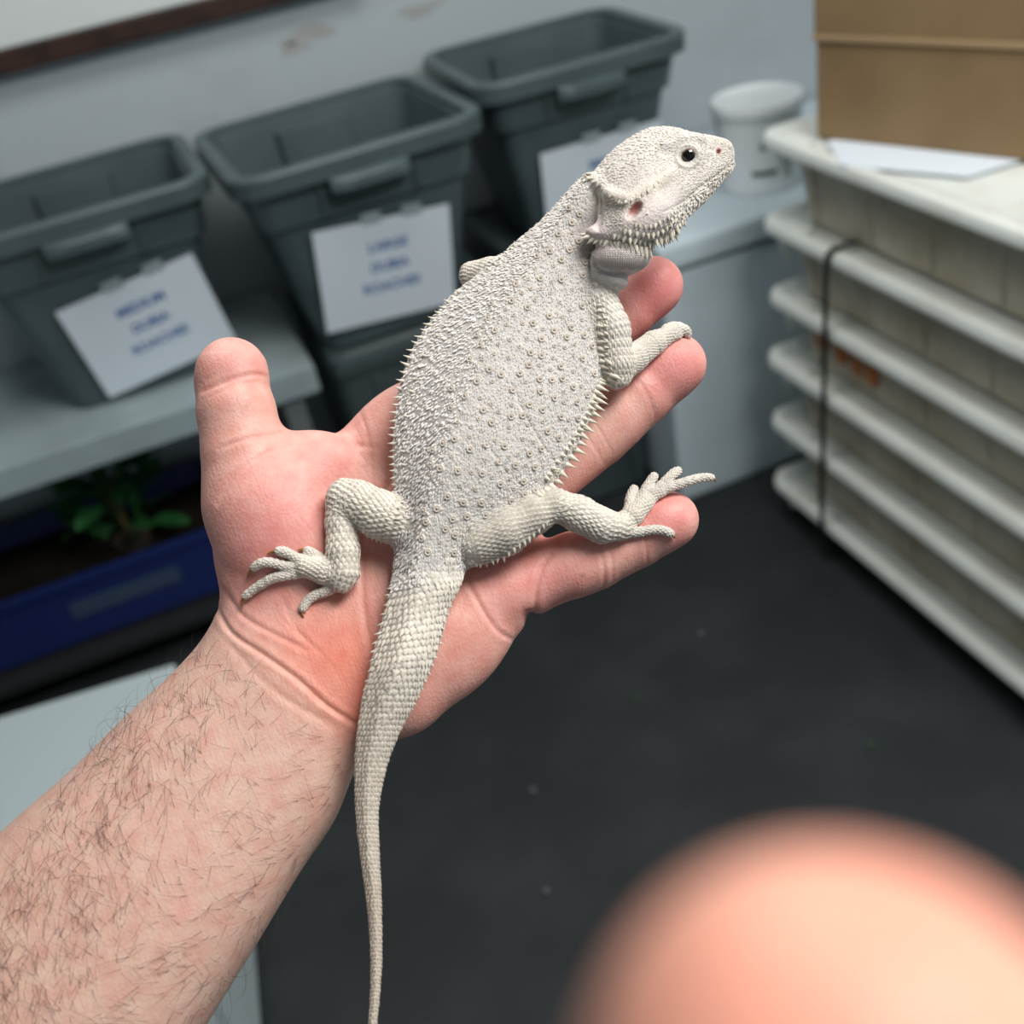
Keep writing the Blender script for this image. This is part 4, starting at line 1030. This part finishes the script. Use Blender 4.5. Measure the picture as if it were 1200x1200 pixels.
# head: plate scales over skull and jaw
hs = rng.uniform(.4, 7.6, 5200); hvv = (rng.uniform(-.06, .66, 5200)) % 1
p = HD.at(hs, hvv); Q, Nn, ok = snap(p, 3.0); x, y = to_px(Q); key = {}; keep = []
for i in range(len(Q)):
    cell = .72 if hs[i] > 3.5 else 1.0
    k = (int(Q[i, 0] / cell), int(Q[i, 1] / cell), int(Q[i, 2] / 1.0))
    if not ok[i] or k in key: continue
    if np.hypot(x[i] - 806, y[i] - 183) < 15.5 or np.hypot((x[i] - 744) , (y[i] - 244)) < 11 or np.hypot(x[i] - 842, y[i] - 176) < 5: continue
    key[k] = 1; keep.append(i)
keep = np.array(keep); Q, Nn, x, y, hs, hvv = Q[keep], Nn[keep], x[keep], y[keep], hs[keep], hvv[keep]
T = HD.at(np.maximum(hs - .15, 0), hvv) - HD.at(hs, hvv); md = dist_poly(x, y, MOUTH); jaw = (y - np.interp(x, [779, 800, 824, 846, 863], [248, 237, 217, 201, 185]) > 1) & (x > 745)
top = hvv < .2; cheek = ~top & ~jaw & (np.hypot(x - 770, y - 235) < 30)
rg = ~top & ~jaw & ~cheek
for m_, ln, wd, hh, lf, c in ((top, 1.5, 1.15, .36, .38, np.array(lin(216, 209, 200))), (jaw, 1.5, 1.15, .38, .42, np.array(lin(220, 213, 203))), (cheek, .95, .85, .16, .10, np.array(lin(222, 211, 205))), (rg, 1.1, .95, .24, .20, np.array(lin(216, 209, 200)))):
    j = rng.uniform(.8, 1.2, m_.sum()); add_scales(Q[m_], Nn[m_], T[m_], ln * j, wd, hh * j, lf * j, c)
# throat pouch: fine rows
p = []
for a in np.linspace(-1.2, 1.2, 26):
    for b in np.linspace(-1.5, 1.5, 34): p.append(PP(727 + 34 * math.sin(b), 303 + 20 * math.sin(a) * math.cos(b * .6), 26 + 10 * math.cos(a) * math.cos(b)))
Q, Nn, ok = snap(np.array(p), 2.5); x, y = to_px(Q); ok &= (np.hypot((x - 727) / 34, (y - 303) / 20) < 1.02)
add_scales(Q[ok], Nn[ok], np.tile([-.9, .2, 0.], (ok.sum(), 1)), .95, .72, .22, .18, np.array(lin(208, 198, 196)))
sc = np_mesh('scales', world(np.vstack(SV)), np.vstack(SF), M['scale'], lizard, cols=np.vstack(SC), origin=LO, smooth=False); sc['kind'] = 'stuff'

# ---- spikes: each its own object, sharing one mesh
sv = []; sf = []; rngs = [(-.12, 1.0, 0), (.28, .78, .0), (.62, .40, .0), (1.0, .03, .0)]
for z, r, bend in rngs:
    for j in range(6): g = 2 * math.pi * j / 6; sv.append((r * .5 * math.cos(g), r * .42 * math.sin(g) - bend * .0, z))
for i in range(3):
    for j in range(6): k = (j + 1) % 6; sf.append((i * 6 + j, i * 6 + k, i * 6 + 6 + k, i * 6 + 6 + j))
sf.append(tuple(18 + j for j in range(6)))
me_sp = bpy.data.meshes.new('spike'); me_sp.from_pydata(sv, [], sf); me_sp.materials.append(M['spike']); me_sp.polygons.foreach_set('use_smooth', [True] * len(me_sp.polygons))
nsp = 0; SPX, SPF = [], []
def spike(p, d, ln, wd, solo=True):
    global nsp
    d = np.array(d, float); d /= np.linalg.norm(d)
    if solo and nsp < 296:
        w = world(np.array([p]))[0] - LO; dw = Vector(wdir(d)); q = dw.to_track_quat('Z', 'Y')
        o = bpy.data.objects.new('spike', me_sp); COL.objects.link(o); o.parent = lizard; o.location = w; o.rotation_mode = 'QUATERNION'; o.rotation_quaternion = q; o.scale = (wd / 1000, wd / 1000, ln / 1000); nsp += 1
def row(pts, n, ln, wd, out, h=None, back=(0, 0), lift=.25, jitter=.15, inset=1.0):
    """spikes along a pixel polyline; out = pixel direction(s) they point in"""
    p = np.array(pts, float); t = np.linspace(0, len(p) - 1, n); q = catmull(p, t); o_ = np.array(out, float); o_ = catmull(o_, np.linspace(0, len(o_) - 1, n)) if o_.ndim == 2 else np.tile(o_, (n, 1))
    L = np.interp(t / (len(p) - 1), np.linspace(0, 1, len(ln)), ln) if np.ndim(ln) else np.full(n, ln)
    for i in range(n):
        x, y = q[i]; od = o_[i] / np.hypot(*o_[i]); r = None
        for k in (0, 2, 4, 7, 10, 14):
            r = hit(x - od[0] * k, y - od[1] * k, lbvh)
            if r is not None: break
        if r is None: continue
        c, n_ = r; j = 1 + rng.uniform(-jitter, jitter)
        d = np.array([od[0], -od[1], 0]) + n_ * lift * rng.uniform(.6, 1.3) + rng.normal(0, .13, 3); spike(c - d / np.linalg.norm(d) * .35 * inset, d, L[i] * j, wd * (.6 + .4 * j))
# flank fringes
row([(718, 440), (706, 458), (697, 482), (683, 510), (667, 538), (648, 568), (632, 580)], 21, [4.4, 4.8, 4.5, 3.9, 3.2], 2.5, [(.95, .35), (.9, .45), (.9, .5), (.85, .55)], lift=.15)
row([(704, 445), (694, 470), (680, 500), (662, 528), (640, 560)], 20, [2.8, 2.8, 2.4], 2.1, [(.9, .4), (.85, .55)], lift=.6)
row([(604, 288), (571, 318), (534, 347), (504, 382), (480, 424), (467, 474), (463, 522), (464, 565), (467, 608)], 44, [1.6, 1.8, 2.6, 3.0, 3.3, 3.2, 2.8, 2.4, 1.8], 1.7, [(-.6, -.5), (-.8, -.4), (-.95, -.25), (-1, -.1), (-1, .05)], lift=.1)
row([(612, 296), (580, 325), (545, 355), (515, 392), (492, 432), (479, 480), (474, 525), (475, 570)], 24, [1.5, 2.0, 2.2, 2.2, 1.8], 1.5, [(-.7, -.4), (-.9, -.2), (-1, .0), (-1, .1)], lift=.6)
row([(686, 206), (676, 216), (655, 240), (632, 264), (606, 286)], 17, [1.6, 2.0, 1.8], 1.15, [(-.7, -.6), (-.7, -.5)], lift=.15)
# thighs and tail edges
row([(558, 661), (580, 657), (602, 643), (622, 628), (640, 613)], 15, [1.8, 2.4, 2.4, 1.8], 1.8, [(.1, 1), (.4, .9)], lift=.2)
row([(463, 643), (448, 636), (434, 629), (420, 614), (411, 602)], 12, [1.8, 1.7, 1.3], 1.6, [(.1, 1), (-.3, .95)], lift=.2)
row([(388, 590), (385, 606), (387, 628)], 6, [1.0], 1.1, [(-1, .2), (-1, .3)], lift=.2)
row([(457, 690), (449, 716), (442, 745), (436, 772), (430, 802), (425, 824)], 14, [2.2, 2.4, 1.8, 1.0], 1.3, [(-.95, .1), (-.85, .45)], lift=.15)
row([(536, 694), (524, 722), (516, 748), (508, 776), (496, 806), (484, 832)], 17, [1.4, 2.0, 1.8, 1.2], 1.35, [(.9, .4), (.75, .7)], lift=.2)
# shoulder, neck fold
row([(703, 358), (703, 380), (704, 405), (706, 425), (712, 440)], 12, [1.8, 2.6, 3.0, 3.6], 2.1, [(.95, .1), (.95, .2)], lift=.7, jitter=.4)
row([(709, 366), (710, 388), (711, 410), (714, 430)], 9, [1.4, 1.9, 2.2], 1.7, [(.95, .2), (.9, .35)], lift=.5, jitter=.4)
# occiput, jaw corner and beard
row([(684, 203), (697, 213), (710, 225), (725, 237)], 10, [2.4, 1.8, 1.5], 1.7, [(-.95, -.1), (-.7, .55), (-.35, .8)], lift=.15, jitter=.3)
row([(728, 238), (742, 234), (757, 226), (772, 214)], 8, [1.3, 1.2, 1.0], 1.6, [(-.4, .8), (-.2, .9)], lift=.8, jitter=.3)
row([(686, 275), (696, 281), (708, 284), (722, 286)], 8, [3.8, 2.4, 2.4], 2.1, [(-.95, -.1), (-.5, .6), (.1, .9)], lift=.3, jitter=.25)
row([(724, 286), (740, 289), (756, 293), (770, 294), (784, 287), (796, 275), (803, 264)], 19, [2.6, 3.2, 3.6, 3.2, 2.2], 2.1, [(-.05, 1), (.1, 1), (.2, .95), (.35, .9)], lift=.1, jitter=.3)
row([(720, 277), (738, 281), (755, 284), (770, 284), (784, 277), (796, 264)], 16, [2.2, 2.6, 2.8, 2.2], 2.0, [(-.1, 1), (.15, 1), (.3, .95)], lift=.3, jitter=.3)
row([(732, 271), (752, 275), (768, 274), (783, 266), (796, 253), (808, 243)], 15, [1.8, 2.2, 1.8, 1.3], 1.8, [(0, 1), (.3, .95)], lift=.35, jitter=.3)
row([(745, 264), (762, 266), (778, 258), (792, 247), (806, 237)], 13, [1.4, 1.6, 1.2], 1.5, [(0, 1), (.3, .95)], lift=.4, jitter=.3)
